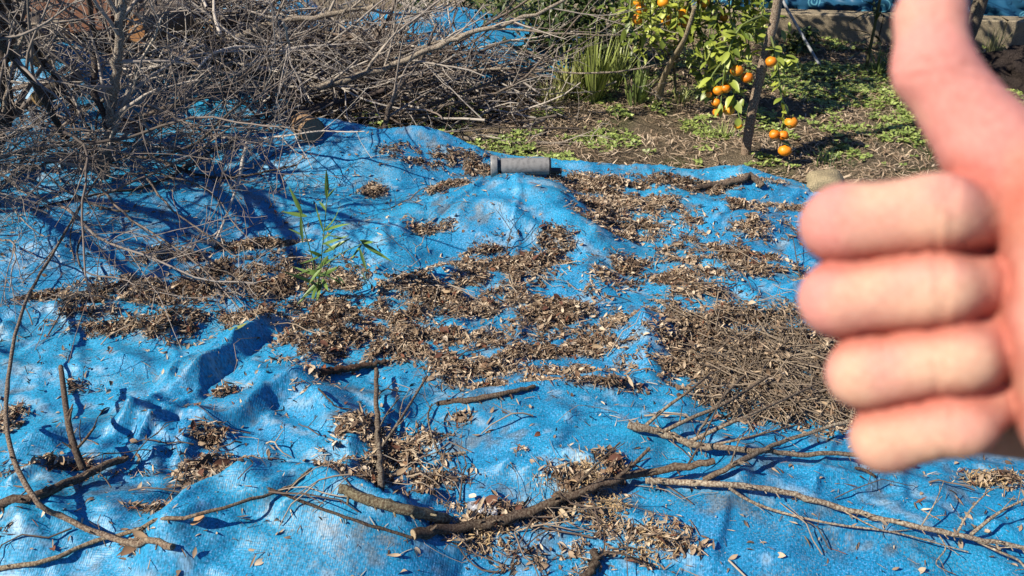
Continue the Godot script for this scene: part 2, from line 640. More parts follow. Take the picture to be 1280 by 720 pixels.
func bough(called: String, label: String, category: String, p: PackedVector3Array, r0: float, r1: float, ca: Color, cb: Color, twigs: Array, cut := true, spurs := 10, group := "") -> Node3D:
	# a fallen branch: a stem with knots, side twigs, a pale cut end
	var o := thing(called, p[0], label, category, group)
	var s := smooth_line(p, 6)
	for i in range(1, s.size()):
		s[i] += Vector3(rng.randf_range(-1, 1), rng.randf_range(-0.2, 1), rng.randf_range(-1, 1)) * r0 * 0.4
		s[i].y = maxf(s[i].y, top(s[i].x, s[i].z) + r1 * 0.7)
	var mb := Mb.new()
	mb.o = p[0]
	var r := tapered(s.size(), r0, r1)
	for i in range(2, s.size(), 3):
		r[i] *= rng.randf_range(0.94, 1.2)
	mb.tube(s, r, 9, ca, cb, true, 0.1, rng)
	for k in spurs:
		var i := rng.randi_range(1, s.size() - 2)
		var d := (s[i + 1] - s[i]).normalized()
		var side := d.cross(Vector3(rng.randf_range(-1, 1), rng.randf_range(0.0, 1), rng.randf_range(-1, 1))).normalized()
		mb.tube(PackedVector3Array([s[i], s[i] + (side + d * 0.6) * (r[i] + rng.randf_range(0.004, 0.014))]), PackedFloat32Array([r[i] * 0.35, r[i] * 0.15 + 0.0006]), 4, ca, cb, true)
	part(o, "stem", mb.mesh(mats.bark))
	if cut:
		var cb2 := Mb.new()
		cb2.o = p[0]
		var d0 := (s[0] - s[1]).normalized()
		cb2.tube(PackedVector3Array([s[0] - d0 * 0.002, s[0] + d0 * 0.0015]), PackedFloat32Array([r0 * 0.93, r0 * 0.9]), 9, Color(0.44, 0.35, 0.22), Color(0.4, 0.31, 0.2), true)
		part(o, "cut_end", cb2.mesh(mats.cut))
	for t in twigs:
		var tm := Mb.new()
		tm.o = p[0]
		var tp := smooth_line(t[0], 5)
		tm.tube(tp, tapered(tp.size(), t[1], t[2]), 6, ca, cb, true, 0.12, rng)
		for k in 3:
			var i := rng.randi_range(2, tp.size() - 2)
			grow(tm, tp[i], (tp[i + 1] - tp[i]).normalized() + Vector3(rng.randf_range(-1, 1), rng.randf_range(0, 0.8), rng.randf_range(-1, 1)), rng.randf_range(0.02, 0.07), t[2] * 0.7, 0, 0.2, 0.0, 0.0, ca, cb)
		part(o, "twig", tm.mesh(mats.bark))
	return o


# ------------------------------------------------------------------ the hand
func capsule(p: Vector3, a: Vector3, b: Vector3, ra: float, rb: float) -> float:
	var ab := b - a
	var t := clampf((p - a).dot(ab) / ab.length_squared(), 0.0, 1.0)
	return p.distance_to(a + ab * t) - lerpf(ra, rb, t)


func smin(a: float, b: float, k: float) -> float:
	var h := maxf(k - absf(a - b), 0.0) / k
	return minf(a, b) - h * h * k * 0.25


var chains: Array = []
var crease_at := 0.0


func hand_field(p: Vector3) -> float:
	var best := 99.0
	var second := 99.0
	var whole := 99.0
	for ci in chains.size():
		var ch: Array = chains[ci]
		var d := 99.0
		for b in ch:
			var e := capsule(p, b[0], b[1], b[2], b[3])
			d = smin(d, e, 0.55 if ci == 0 else 0.3)
		if d < best:
			second = best
			best = d
		elif d < second:
			second = d
		whole = smin(whole, d, 0.45 if ci == 5 else 0.07)
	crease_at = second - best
	# skin folds at the joints and a slightly uneven surface
	whole += 0.03 * soft.get_noise_3dv(p * 0.6) + 0.008 * soft.get_noise_3dv(p * 3.5)
	for jx in [0.35, 0.62]:
		if p.z > -0.4 and p.y < 3.8:
			whole += 0.035 * exp(-pow((p.x - jx - 0.09 * p.y * p.y * 0.2) / 0.07, 2.0))
	for jy in [6.6, 6.95]:
		if p.y > 5.5:
			whole += 0.04 * exp(-pow((p.y - jy + 0.15 * p.x) / 0.09, 2.0))
	return whole


func make_hand() -> void:
	# centimetres; x to the right, y up along the thumb, z towards the viewer
	var V := func_v()
	chains = V
	var lo := Vector3(-4.2, -6.2, -6.6)
	var n := Vector3i(90, 116, 62)
	var s := 0.17
	var val := PackedFloat32Array()
	val.resize(n.x * n.y * n.z)
	for k in n.z:
		for j in n.y:
			for i in n.x:
				val[(k * n.y + j) * n.x + i] = hand_field(lo + Vector3(i, j, k) * s)
	var mb := Mb.new()
	var idx := PackedInt32Array()
	idx.resize(val.size())
	idx.fill(-1)
	var off := [0, 1, n.x, n.x + 1, n.x * n.y, n.x * n.y + 1, n.x * n.y + n.x, n.x * n.y + n.x + 1]
	for k in n.z - 1:
		for j in n.y - 1:
			for i in n.x - 1:
				var b := (k * n.y + j) * n.x + i
				var neg := 0
				for q in 8:
					if val[b + off[q]] < 0.0:
						neg += 1
				if neg == 0 or neg == 8:
					continue
				var sum := Vector3.ZERO
				var cnt := 0
				for q in 8:
					for bit in [1, 2, 4]:
						if q & bit:
							continue
						var q2: int = q | bit
						var va := val[b + off[q]]
						var vb := val[b + off[q2]]
						if (va < 0.0) == (vb < 0.0):
							continue
						var t := va / (va - vb)
						var pa := Vector3(q & 1, (q >> 1) & 1, (q >> 2) & 1)
						var pb := Vector3(q2 & 1, (q2 >> 1) & 1, (q2 >> 2) & 1)
						sum += pa.lerp(pb, t)
						cnt += 1
				idx[b] = mb.v.size()
				var pt := lo + (Vector3(i, j, k) + sum / cnt) * s
				mb.v.append(pt * 0.01)
				var f0 := hand_field(pt)
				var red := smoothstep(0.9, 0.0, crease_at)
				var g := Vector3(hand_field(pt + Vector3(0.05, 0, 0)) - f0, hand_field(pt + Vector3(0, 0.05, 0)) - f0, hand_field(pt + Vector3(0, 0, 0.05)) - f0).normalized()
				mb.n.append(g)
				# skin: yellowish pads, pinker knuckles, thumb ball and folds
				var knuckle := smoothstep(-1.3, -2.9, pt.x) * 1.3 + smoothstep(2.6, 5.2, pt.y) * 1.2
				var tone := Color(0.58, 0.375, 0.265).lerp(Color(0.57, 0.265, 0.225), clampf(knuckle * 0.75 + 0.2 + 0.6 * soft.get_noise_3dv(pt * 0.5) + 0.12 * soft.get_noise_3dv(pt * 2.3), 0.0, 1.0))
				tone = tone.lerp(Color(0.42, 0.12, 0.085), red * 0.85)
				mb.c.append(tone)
	for k in range(1, n.z - 1):
		for j in range(1, n.y - 1):
			for i in range(1, n.x - 1):
				var b := (k * n.y + j) * n.x + i
				var a0 := val[b] < 0.0
				for ax in 3:
					var st: int = [1, n.x, n.x * n.y][ax]
					if a0 == (val[b + st] < 0.0):
						continue
					var s1: int = [n.x, n.x * n.y, 1][ax]
					var s2: int = [n.x * n.y, 1, n.x][ax]
					var q := [idx[b], idx[b - s1], idx[b - s1 - s2], idx[b - s2]]
					if q.min() < 0:
						continue
					if a0:
						mb.ix.append_array([q[0], q[2], q[1], q[0], q[3], q[2]])
					else:
						mb.ix.append_array([q[0], q[1], q[2], q[0], q[2], q[3]])
	var skin := vmat("skin", 0.6, 0.3)
	skin.subsurf_scatter_enabled = true
	skin.subsurf_scatter_strength = 0.12
	skin.uv1_triplanar = true
	skin.uv1_scale = Vector3(40, 40, 40)
	skin.heightmap_enabled = true
	skin.heightmap_texture = noise_tex(512, 0.06, [], 51, 4, true)
	skin.heightmap_scale = 0.03
	skin.albedo_texture = noise_tex(512, 0.02, [[0.0, Color(0.9, 0.82, 0.8)], [0.5, Color(0.95, 0.93, 0.95)], [1.0, grey(1.0)]], 52, 5)
	var view := ray(1150, 400)
	var z := -view.normalized()
	var y := (up - z * up.dot(z)).normalized()
	var o := thing("hand", EYE + view * 0.213, "person's right hand close to the lens, fist closed with the thumb raised", "person")
	o.basis = Basis(y.cross(z), y, z)
	part(o, "hand", mb.mesh(skin))
	var nail := Mb.new()
	nail.leaf(Transform3D(Basis(Vector3(0, -1, 0), Vector3(0.6, 0, 0.8), Vector3(0.8, 0, -0.6)), Vector3(0.0085, 0.0245, 0.0075)), 0.009, 0.011, -0.8, -0.25, Color(0.72, 0.4, 0.34), Color(0.75, 0.5, 0.42), 6, 0.7)
	part(o, "fingernail", nail.mesh(mats.green))
	var sl := Mb.new()
	var sp := PackedVector3Array([Vector3(0.094, -0.025, -0.02), Vector3(0.10, -0.027, -0.019), Vector3(0.14, -0.05, -0.01), Vector3(0.2, -0.09, 0.01), Vector3(0.26, -0.14, 0.03), Vector3(0.33, -0.2, 0.05)])
	sl.tube(sp, PackedFloat32Array([0.034, 0.042, 0.046, 0.05, 0.055, 0.06]), 24, Color(0.03, 0.035, 0.05), Color(0.03, 0.035, 0.05), true, 0.06, rng)
	part(o, "sleeve", sl.mesh(mats.dry))


func func_v() -> Array:
	var a := []
	# palm, heel and wrist
	a.append([
		[Vector3(7.5, -1.6, -3.0), Vector3(-0.6, 2.3, -4.2), 2.3, 1.2], [Vector3(7.5, -1.6, -3.0), Vector3(-0.9, 0.3, -4.5), 2.3, 1.2],
		[Vector3(7.5, -1.8, -3.0), Vector3(-0.6, -1.5, -4.4), 2.3, 1.15], [Vector3(7.5, -2.0, -3.0), Vector3(0.0, -3.0, -4.0), 2.2, 1.0],
		[Vector3(3.75, 2.7, -1.1), Vector3(4.05, -0.4, -0.6), 1.75, 2.05], [Vector3(4.05, -0.4, -0.6), Vector3(4.1, -2.4, -0.8), 2.05, 1.75],
		[Vector3(6.8, 0.6, -1.8), Vector3(3.75, 2.7, -1.1), 2.6, 1.8], [Vector3(7.0, -1.6, -2.2), Vector3(4.1, -2.2, -0.9), 2.4, 1.8],
		[Vector3(7.5, -1.6, -2.8), Vector3(11.5, -3.2, -1.6), 2.4, 2.6], [Vector3(-0.6, 2.2, -4.0), Vector3(2.8, 3.2, -2.0), 1.1, 1.6]])
	# index, middle, ring, little finger: proximal, middle, end
	a.append([[Vector3(0.3, 3.1, -2.7), Vector3(1.2, 3.3, -2.4), 1.15, 1.1], [Vector3(-0.7, 2.7, -4.2), Vector3(-1.9, 2.65, 0.0), 1.2, 1.12], [Vector3(-1.9, 2.65, 0.0), Vector3(0.4, 2.85, 0.15), 1.09, 1.03], [Vector3(0.4, 2.85, 0.15), Vector3(1.9, 2.85, -1.6), 1.01, 0.87]])
	a.append([[Vector3(-0.9, 0.6, -4.5), Vector3(-2.0, 0.55, -0.05), 1.15, 1.07], [Vector3(-2.0, 0.55, -0.05), Vector3(0.4, 0.78, 0.2), 1.04, 0.99], [Vector3(0.4, 0.78, 0.2), Vector3(2.0, 1.05, -1.6), 0.97, 0.85]])
	a.append([[Vector3(-0.6, -1.3, -4.4), Vector3(-1.35, -1.5, -0.1), 1.1, 0.98], [Vector3(-1.35, -1.5, -0.1), Vector3(0.9, -1.02, 0.15), 0.95, 0.93], [Vector3(0.9, -1.02, 0.15), Vector3(2.3, -0.45, -1.4), 0.91, 0.79]])
	a.append([[Vector3(0.0, -2.9, -4.0), Vector3(-0.85, -3.3, -0.3), 0.95, 0.88], [Vector3(-0.85, -3.3, -0.3), Vector3(0.9, -2.72, 0.0), 0.85, 0.82], [Vector3(0.9, -2.72, 0.0), Vector3(2.2, -1.85, -1.3), 0.79, 0.67]])
	# thumb
	a.append([[Vector3(3.9, 2.0, -1.6), Vector3(1.75, 4.7, -1.1), 1.75, 1.25], [Vector3(1.75, 4.7, -1.1), Vector3(0.3, 7.0, -0.7), 1.22, 1.0], [Vector3(0.3, 7.0, -0.7), Vector3(0.25, 8.6, -1.1), 1.0, 0.92], [Vector3(0.25, 8.6, -1.1), Vector3(0.5, 9.5, -1.4), 0.9, 0.7]])
	return a


# ------------------------------------------------------------------ scene
func _ready() -> void:
	rng.seed = 20240115
	fwd = Vector3(0, -sin(deg_to_rad(PITCH)), -cos(deg_to_rad(PITCH)))
	up = Vector3(0, cos(deg_to_rad(PITCH)), -sin(deg_to_rad(PITCH)))
	# camera
	var cam := Camera3D.new()
	cam.name = "camera"
	add_child(cam)
	cam.position = EYE
	cam.rotation_degrees = Vector3(-PITCH, 0, 0)
	var lens := CameraAttributesPhysical.new()
	lens.frustum_focal_length = 33.0
	lens.exposure_aperture = 12.0
	lens.frustum_focus_distance = 2.3
	cam.attributes = lens
	cam.fov = 40.0
	cam.near = 0.02
	cam.far = 2000.0
	cam.current = true
	# sky, air and exposure
	var we := WorldEnvironment.new()
	we.name = "environment"
	var env := Environment.new()
	env.background_mode = Environment.BG_SKY
	var sky := Sky.new()
	var sm := ProceduralSkyMaterial.new()
	sm.sky_top_color = Color(0.30, 0.46, 0.76)
	sm.sky_horizon_color = Color(0.68, 0.80, 0.92)
	sm.sky_curve = 0.15
	sm.sky_energy_multiplier = 0.68
	sm.ground_bottom_color = Color(0.2, 0.18, 0.15)
	sm.ground_horizon_color = Color(0.5, 0.52, 0.52)
	sky.sky_material = sm
	env.sky = sky
	env.tonemap_mode = Environment.TONE_MAPPER_LINEAR
	env.tonemap_exposure = 1.78
	env.sdfgi_enabled = true
	env.ssao_enabled = true
	env.ssil_enabled = true
	we.environment = env
	add_child(we)
	# sun: high winter noon from the left, a little behind the camera
	var sun := DirectionalLight3D.new()
	sun.name = "sun"
	sun.light_energy = 1.6
	sun.light_color = Color(1.0, 0.955, 0.88)
	sun.light_angular_distance = 0.53
	sun.shadow_enabled = true
	add_child(sun)
	sun.look_at_from_position(Vector3.ZERO, Vector3(0.90, -0.88, -0.36))
	# noises
	for q in [[wr1, 3.0, 5], [wr2, 8.0, 6], [wr3, 26.0, 7], [soft, 1.0, 8], [fine, 1.0, 9]]:
		var n: FastNoiseLite = q[0]
		n.frequency = q[1]
		n.seed = q[2]
		n.noise_type = FastNoiseLite.TYPE_SIMPLEX_SMOOTH
		n.fractal_type = FastNoiseLite.FRACTAL_NONE
	for q in [[cell1, 3.2, 41], [cell2, 8.5, 42]]:
		var n: FastNoiseLite = q[0]
		n.noise_type = FastNoiseLite.TYPE_CELLULAR
		n.cellular_return_type = FastNoiseLite.RETURN_DISTANCE
		n.frequency = q[1]
		n.seed = q[2]
		n.fractal_type = FastNoiseLite.FRACTAL_NONE
	make_materials()
	set_relief()
	set_litter()
	build_height()
	ground()
	wall()
	tarp()
	rear_tarp()
	plants()
	citrus()
	pile()
	shade_tree()
	solid_things()
	boughs()
	bamboo()
	loose_litter()
	make_hand()


func ground() -> void:
	var xs := PackedFloat32Array()
	var zs := PackedFloat32Array()
	var reach := [400.0, 150.0, 60.0, 25.0, 12.0, 8.0, 6.0, 5.0]
	for r in reach:
		xs.append(-r)
	for i in 225:
		xs.append(-4.48 + i * 0.04)
	for i in reach.size():
		xs.append(reach[reach.size() - 1 - i])
	for r in [600.0, 200.0, 80.0, 30.0, 15.0, 10.0]:
		zs.append(-r)
	for i in 160:
		zs.append(-8.0 + i * 0.04)
	for r in [-1.4, -1.0, -0.5, 0.0, 2.0, 8.0, 40.0, 300.0]:
		zs.append(r)
	var mb := Mb.new()
	for z in zs:
		for x in xs:
			var y := soil(x, z)
			if absf(x) > 4.6 or z < -8.5 or z > -1.0:
				y = -0.07
			mb.v.append(Vector3(x, y, z))
			mb.n.append(Vector3.UP)
			var d := soft.get_noise_2d(x * 1.6, z * 1.6) * 0.5 + 0.5
			var c := Color(0.17, 0.135, 0.093).lerp(Color(0.32, 0.26, 0.18), d)
			var g := smoothstep(0.05, 0.5, soft.get_noise_2d(x * 2.3 + 50.0, z * 2.3))
			c = c.lerp(Color(0.11, 0.14, 0.05), g * 0.5)
			mb.c.append(c)
	var m := xs.size()
	for k in zs.size() - 1:
		for i in m - 1:
			var a := k * m + i
			mb.ix.append_array([a, a + 1, a + m, a + 1, a + m + 1, a + m])
	single("ground", mb.mesh(mats.earth, true), Vector3.ZERO, "bare brown garden soil with patches of weeds and dead straw", "ground", "", "structure")


func wall_z(x: float) -> float:
	return -5.55 + (x - 3.56) * 0.154


func wall() -> void:
	# the low concrete wall at the back, laid in long blocks
	var o := thing("low_wall", Vector3(0, 0, wall_z(0)), "low rough concrete wall along the back of the garden, partly in leafy shade", "wall")
	var x := -4.6
	while x < 6.0:
		var l := 0.8
		var a := Vector3(x + 0.004, -0.1, wall_z(x + 0.004))
		var b := Vector3(x + l - 0.004, -0.1, wall_z(x + l - 0.004))
		var hh := 0.178 + 0.1 + rng.randf_range(-0.002, 0.003)
		var back := Vector3(0.02, 0, -0.14)
		var col := Color(0.46, 0.385, 0.27)
		col = col * rng.randf_range(0.92, 1.05)
		var mb := Mb.new()
		mb.o = o.position
		var u := Vector3.UP * hh
		var bev := 0.008
		var e := (b - a).normalized() * bev
		mb.quad(a, a + u - Vector3(0, bev, 0), b + u - Vector3(0, bev, 0), b, col)
		mb.quad(a + u - Vector3(0, bev, 0), a + u + back.normalized() * bev + e, b + u + back.normalized() * bev - e, b + u - Vector3(0, bev, 0), col)
		mb.quad(a + u + back.normalized() * bev + e, a + u + back, b + u + back, b + u + back.normalized() * bev - e, col)
		mb.quad(b, b + u - Vector3(0, bev, 0), b + u + back, b + back, col)
		mb.quad(a + back, a + u + back, a + u - Vector3(0, bev, 0), a, col)
		mb.quad(b + back, b + u + back, a + u + back, a + back, col)
		part(o, "block", mb.mesh(mats.stone))
		x += l
	# blue printed sheet hung behind the wall
	var s := Mb.new()
	var at := Vector3(3.2, 0.1, wall_z(3.2) - 0.28)
	s.o = at
	var nx := 150
	var ny := 40
	for j in ny + 1:
		for i in nx + 1:
			var sx := 1.3 + 4.4 * i / nx
			var sy := 0.02 + 0.9 * j / ny
			var w := crease(wr1, sx * 0.5, sy * 0.9) * 0.07 + crease(wr2, sx * 0.6, sy) * 0.035 + crease(wr3, sx * 0.5, sy * 0.5) * 0.012
			s.v.append(Vector3(sx, sy, wall_z(sx) - 0.33 + w) - at)
			s.n.append(Vector3.BACK)
			s.uv.append(Vector2(sx * 0.9, sy * 0.9))
			s.c.append(Color(1, 1, 1))
	for j in ny:
		for i in nx:
			var a := j * (nx + 1) + i
			s.ix.append_array([a, a + nx + 1, a + 1, a + 1, a + nx + 1, a + nx + 2])
	var pm := StandardMaterial3D.new()
	pm.resource_name = "printed_sheet"
	var im := Image.create(512, 512, false, Image.FORMAT_RGB8)
	im.fill(Color(0.13, 0.32, 0.44))
	var rg := RandomNumberGenerator.new()
	rg.seed = 5
	for q in 26:      # pale swirls printed on the sheet
		var c := Vector2(rg.randf() * 512, rg.randf() * 512)
		var big := rg.randf_range(22, 44)
		var turns := rg.randf_range(1.5, 2.8)
		var ph := rg.randf() * TAU
		for k in 500:
			var t := k / 500.0
			var p := c + Vector2.from_angle(ph + t * TAU * turns) * big * (0.15 + 0.85 * t)
			for dx in 3:
				for dy in 3:
					im.set_pixel(posmod(int(p.x) + dx, 512), posmod(int(p.y) + dy, 512), Color(0.36, 0.60, 0.68))
		for k in 260:
			var t := k / 260.0
			var p := c + Vector2.from_angle(ph) * (big + t * 40.0) + Vector2(sin(t * 5.0) * 9.0, 0)
			im.set_pixel(posmod(int(p.x), 512), posmod(int(p.y), 512), Color(0.3, 0.55, 0.68))
			im.set_pixel(posmod(int(p.x) + 1, 512), posmod(int(p.y), 512), Color(0.3, 0.55, 0.68))
	pm.albedo_texture = ImageTexture.create_from_image(im)
	pm.roughness = 0.4
	pm.cull_mode = BaseMaterial3D.CULL_DISABLED
	single("printed_sheet", s.mesh(pm, true), at, "crinkled dark blue plastic sheet with pale swirls above the low concrete wall", "plastic sheet")


func tarp() -> void:
	var mb := Mb.new()
	var at := Vector3(0, 0, -2.4)
	mb.o = at
	var id := PackedInt32Array()
	id.resize(NX * NZ)
	id.fill(-1)
	var blue := Color(0.008, 0.19, 0.395)
	for k in NZ:
		var z := GZ0 + k * STEP
		if z > -0.62:
			break
		for i in NX:
			var x := GX0 + i * STEP
			var e := far_edge(x)
			if z < e - STEP:
				continue
			var b := k * NX + i
			id[b] = mb.v.size()
			mb.v.append(Vector3(x, hgt[b], maxf(z, e)) - at)
			mb.n.append(Vector3.UP)
			mb.uv.append(Vector2(x + 0.13 * z, z - 0.1 * x))
			var c := blue
			var s := soft.get_noise_2d(x * 1.1, z * 1.1)
			c = c.lerp(Color(0.014, 0.262, 0.485), clampf(0.5 + s * 0.9, 0.0, 1.0))
			# dust in the hollows and round the leaves, faded scuffs
			var d := dens[b]
			var mud := smoothstep(0.1, 0.7, d) * 0.7
			mud = maxf(mud, smoothstep(0.55, 0.9, fine.get_noise_2d(x * 4.0 + 3.0, z * 7.0) + 0.45 * fine.get_noise_2d(x * 19.0, z * 25.0)) * 0.55)
			c = c.lerp(Color(0.14, 0.125, 0.105), mud)
			# pale dusty streaks and dark rubbed lines that run slantwise over the sheet
			var w1 := fine.get_noise_2d(x * 3.0 + z * 2.0, (z - x * 0.6) * 15.0)
			var w2 := fine.get_noise_2d(x * 27.0, z * 31.0)
			c = c.lerp(Color(0.30, 0.42, 0.52), smoothstep(0.45, 0.85, w1 + 0.35 * w2) * 0.55)
			var w3 := fine.get_noise_2d((x * 0.8 - z * 0.6) * 17.0 + 31.0, (x * 0.6 + z * 0.8) * 2.5)
			c = c.lerp(Color(0.03, 0.075, 0.14), smoothstep(0.5, 0.85, w3 + 0.3 * w2) * 0.5)
			mb.c.append(c)
	for k in NZ - 1:
		for i in NX - 1:
			var a := k * NX + i
			if id[a] < 0 or id[a + 1] < 0 or id[a + NX] < 0 or id[a + NX + 1] < 0:
				continue
			mb.ix.append_array([id[a], id[a + 1], id[a + NX], id[a + 1], id[a + NX + 1], id[a + NX]])
	single("tarpaulin", mb.mesh(mats.tarp, true), at, "large rumpled blue woven tarpaulin spread over the ground, dusty and strewn with dead leaves", "tarpaulin")


func rear_tarp() -> void:
	# a second sheet showing in shreds beyond the brush pile
	for q in [[545, 52, 1.9, 1.1, 0.24, "crumpled blue tarpaulin lying behind the right part of the brush pile"], [340, 26, 0.9, 0.5, 0.3, "blue tarpaulin bunched up at the top behind the brush pile"], [60, 118, 1.1, 0.8, 0.34, "blue sheet heaped under the branches at the left edge"]]:
		var c := flat(q[0], q[1], 0.1)
		var mb := Mb.new()
		mb.o = c
		var n := 70
		for j in n + 1:
			for i in n + 1:
				var u := float(i) / n * 2.0 - 1.0
				var w := float(j) / n * 2.0 - 1.0
				var x: float = c.x + u * q[2] * 0.5 * (1.0 + 0.1 * sin(w * 4.0))
				var z: float = c.z + w * q[3] * 0.5 * (1.0 + 0.1 * sin(u * 5.0))
				var dome := (1.0 - u * u) * (1.0 - w * w)
				var y: float = 0.01 + q[4] * pow(dome, 0.6) + dome * ((cell1.get_noise_2d(x * 1.2, z * 1.2) + 1.0) * 0.07 + (cell2.get_noise_2d(x, z) + 1.0) * 0.03)
				mb.v.append(Vector3(x, y, z) - c)
				mb.n.append(Vector3.UP)
				mb.uv.append(Vector2(x, z))
				mb.c.append(Color(0.014, 0.25, 0.50))
		for j in n:
			for i in n:
				var a := j * (n + 1) + i
				mb.ix.append_array([a, a + 1, a + n + 1, a + 1, a + n + 2, a + n + 1])
		single("crumpled_tarpaulin", mb.mesh(mats.tarp, true), c, q[5], "tarpaulin")


# ------------------------------------------------------------------ plants
func leafy(mb: Mb, at: Vector3, dir: Vector3, l: float, w: float, c1: Color, c2: Color, segs := 3) -> void:
	var z := dir.normalized()
	var x := z.cross(Vector3.UP + Vector3(rng.randf_range(-0.5, 0.5), 0, rng.randf_range(-0.5, 0.5))).normalized()
	var y := x.cross(z).normalized() * -1.0
	if y.y < 0.0:
		y = -y
		x = -x
	var k := rng.randf()
	mb.leaf(Transform3D(Basis(x, y, z), at), l, w, rng.randf_range(-0.7, 0.1), rng.randf_range(0.1, 0.45), c1.lerp(c2, k), c1.lerp(c2, clampf(k + 0.15, 0, 1)), segs)


func blade_clump(called: String, at: Vector3, n: int, h: float, spread: float, w: float, c1: Color, c2: Color, label: String, category: String) -> void:
	var o := thing(called, at, label, category)
	for i in n:
		var a := rng.randf() * TAU
		var lean := rng.randf_range(0.05, spread)
		var d := Vector3(cos(a) * lean, 1.0, sin(a) * lean).normalized()
		var x := d.cross(Vector3(-sin(a), 0, cos(a)).cross(d)).normalized()
		var y := d.cross(x)
		var mb := Mb.new()
		var k := rng.randf()
		mb.leaf(Transform3D(Basis(x, y, d), Vector3(cos(a), 0, sin(a)) * rng.randf() * spread * 0.08), h * rng.randf_range(0.6, 1.1), w, rng.randf_range(-1.2, 1.2) * spread, 0.3, c1.lerp(c2, k), c1.lerp(c2, k * 0.6 + 0.4), 7, 0.45)
		part(o, "blade", mb.mesh(mats.green))


func bush(called: String, base: Vector3, mid: Vector3, r: Vector3, stems: int, leaves: int, ll: float, lw: float, c1: Color, c2: Color, label: String, category: String, bark := Color(0.16, 0.13, 0.09)) -> Node3D:
	var o := thing(called, base, label, category)
	for i in stems:
		var mb := Mb.new()
		mb.o = base
		var b := base + Vector3(rng.randf_range(-0.1, 0.1), 0, rng.randf_range(-0.08, 0.08))
		grow(mb, b, mid + Vector3(rng.randf_range(-0.8, 0.8) * r.x, rng.randf_range(0, 0.6) * r.y, rng.randf_range(-0.6, 0.6) * r.z) - b, (mid - base).length() * rng.randf_range(0.9, 1.3), rng.randf_range(0.008, 0.014), 2, 0.12, 0.05, 1.6, bark, bark * 1.2)
		part(o, "stem", mb.mesh(mats.bark))
	var fm := Mb.new()
	fm.o = base
	var clumps := []
	for i in maxi(8, leaves / 45):
		var d := Vector3(rng.randfn(), rng.randfn(), rng.randfn()).normalized() * pow(rng.randf(), 0.4)
		clumps.append(mid + d * r)
	for i in leaves:
		var q: Vector3 = clumps[rng.randi() % clumps.size()]
		var p := q + Vector3(rng.randfn(), rng.randfn(), rng.randfn()) * r * 0.13
		var dir := Vector3(rng.randf_range(-1, 1), rng.randf_range(-0.9, 0.4), rng.randf_range(-1, 1))
		leafy(fm, p, dir, ll * rng.randf_range(0.6, 1.2), lw * rng.randf_range(0.7, 1.1), c1, c2)
	part(o, "foliage", fm.mesh(mats.green), "stuff")
	return o


func fruit(o: Node3D, at: Vector3, r: float) -> void:
	var mb := Mb.new()
	mb.o = o.position
	var c := Color(0.66, 0.17, 0.004).lerp(Color(0.8, 0.33, 0.015), rng.randf())
	mb.ball(at, Vector3(r, r * 0.86, r), 16, 10, c, fine, 0.05, 30.0)
	var m := part(o, "mandarin", mb.mesh(mats.rind, true))
	var s := Mb.new()
	s.o = o.position
	s.tube(PackedVector3Array([at + Vector3(0, r * 0.8, 0), at + Vector3(0.003, r * 0.86 + 0.012, 0)]), PackedFloat32Array([0.005, 0.002]), 6, Color(0.12, 0.16, 0.04), Color(0.12, 0.16, 0.04), true)
	part(m, "stalk", s.mesh(mats.twig))


func spray(o: Node3D, p: PackedVector3Array, n: int, c1: Color, c2: Color, ll := 0.075, lw := 0.034) -> void:
	# a hanging shoot with big leaves, each a part
	var s := smooth_line(p, 6)
	var mb := Mb.new()
	mb.o = o.position
	mb.tube(s, tapered(s.size(), 0.006, 0.002), 6, Color(0.12, 0.14, 0.05), Color(0.14, 0.2, 0.05), true, 0.1, rng)
	part(o, "shoot", mb.mesh(mats.twig))
	for i in n:
		var t := rng.randf_range(0.05, 1.0) * (s.size() - 1.01)
		var q := s[int(t)].lerp(s[int(t) + 1], t - int(t))
		var lf := Mb.new()
		lf.o = o.position
		leafy(lf, q, Vector3(rng.randf_range(-1, 1), rng.randf_range(-1.1, 0.5), rng.randf_range(-0.6, 1)), ll * rng.randf_range(0.6, 1.15), lw * rng.randf_range(0.8, 1.15), c1, c2, 5)
		part(o, "leaf", lf.mesh(mats.green))


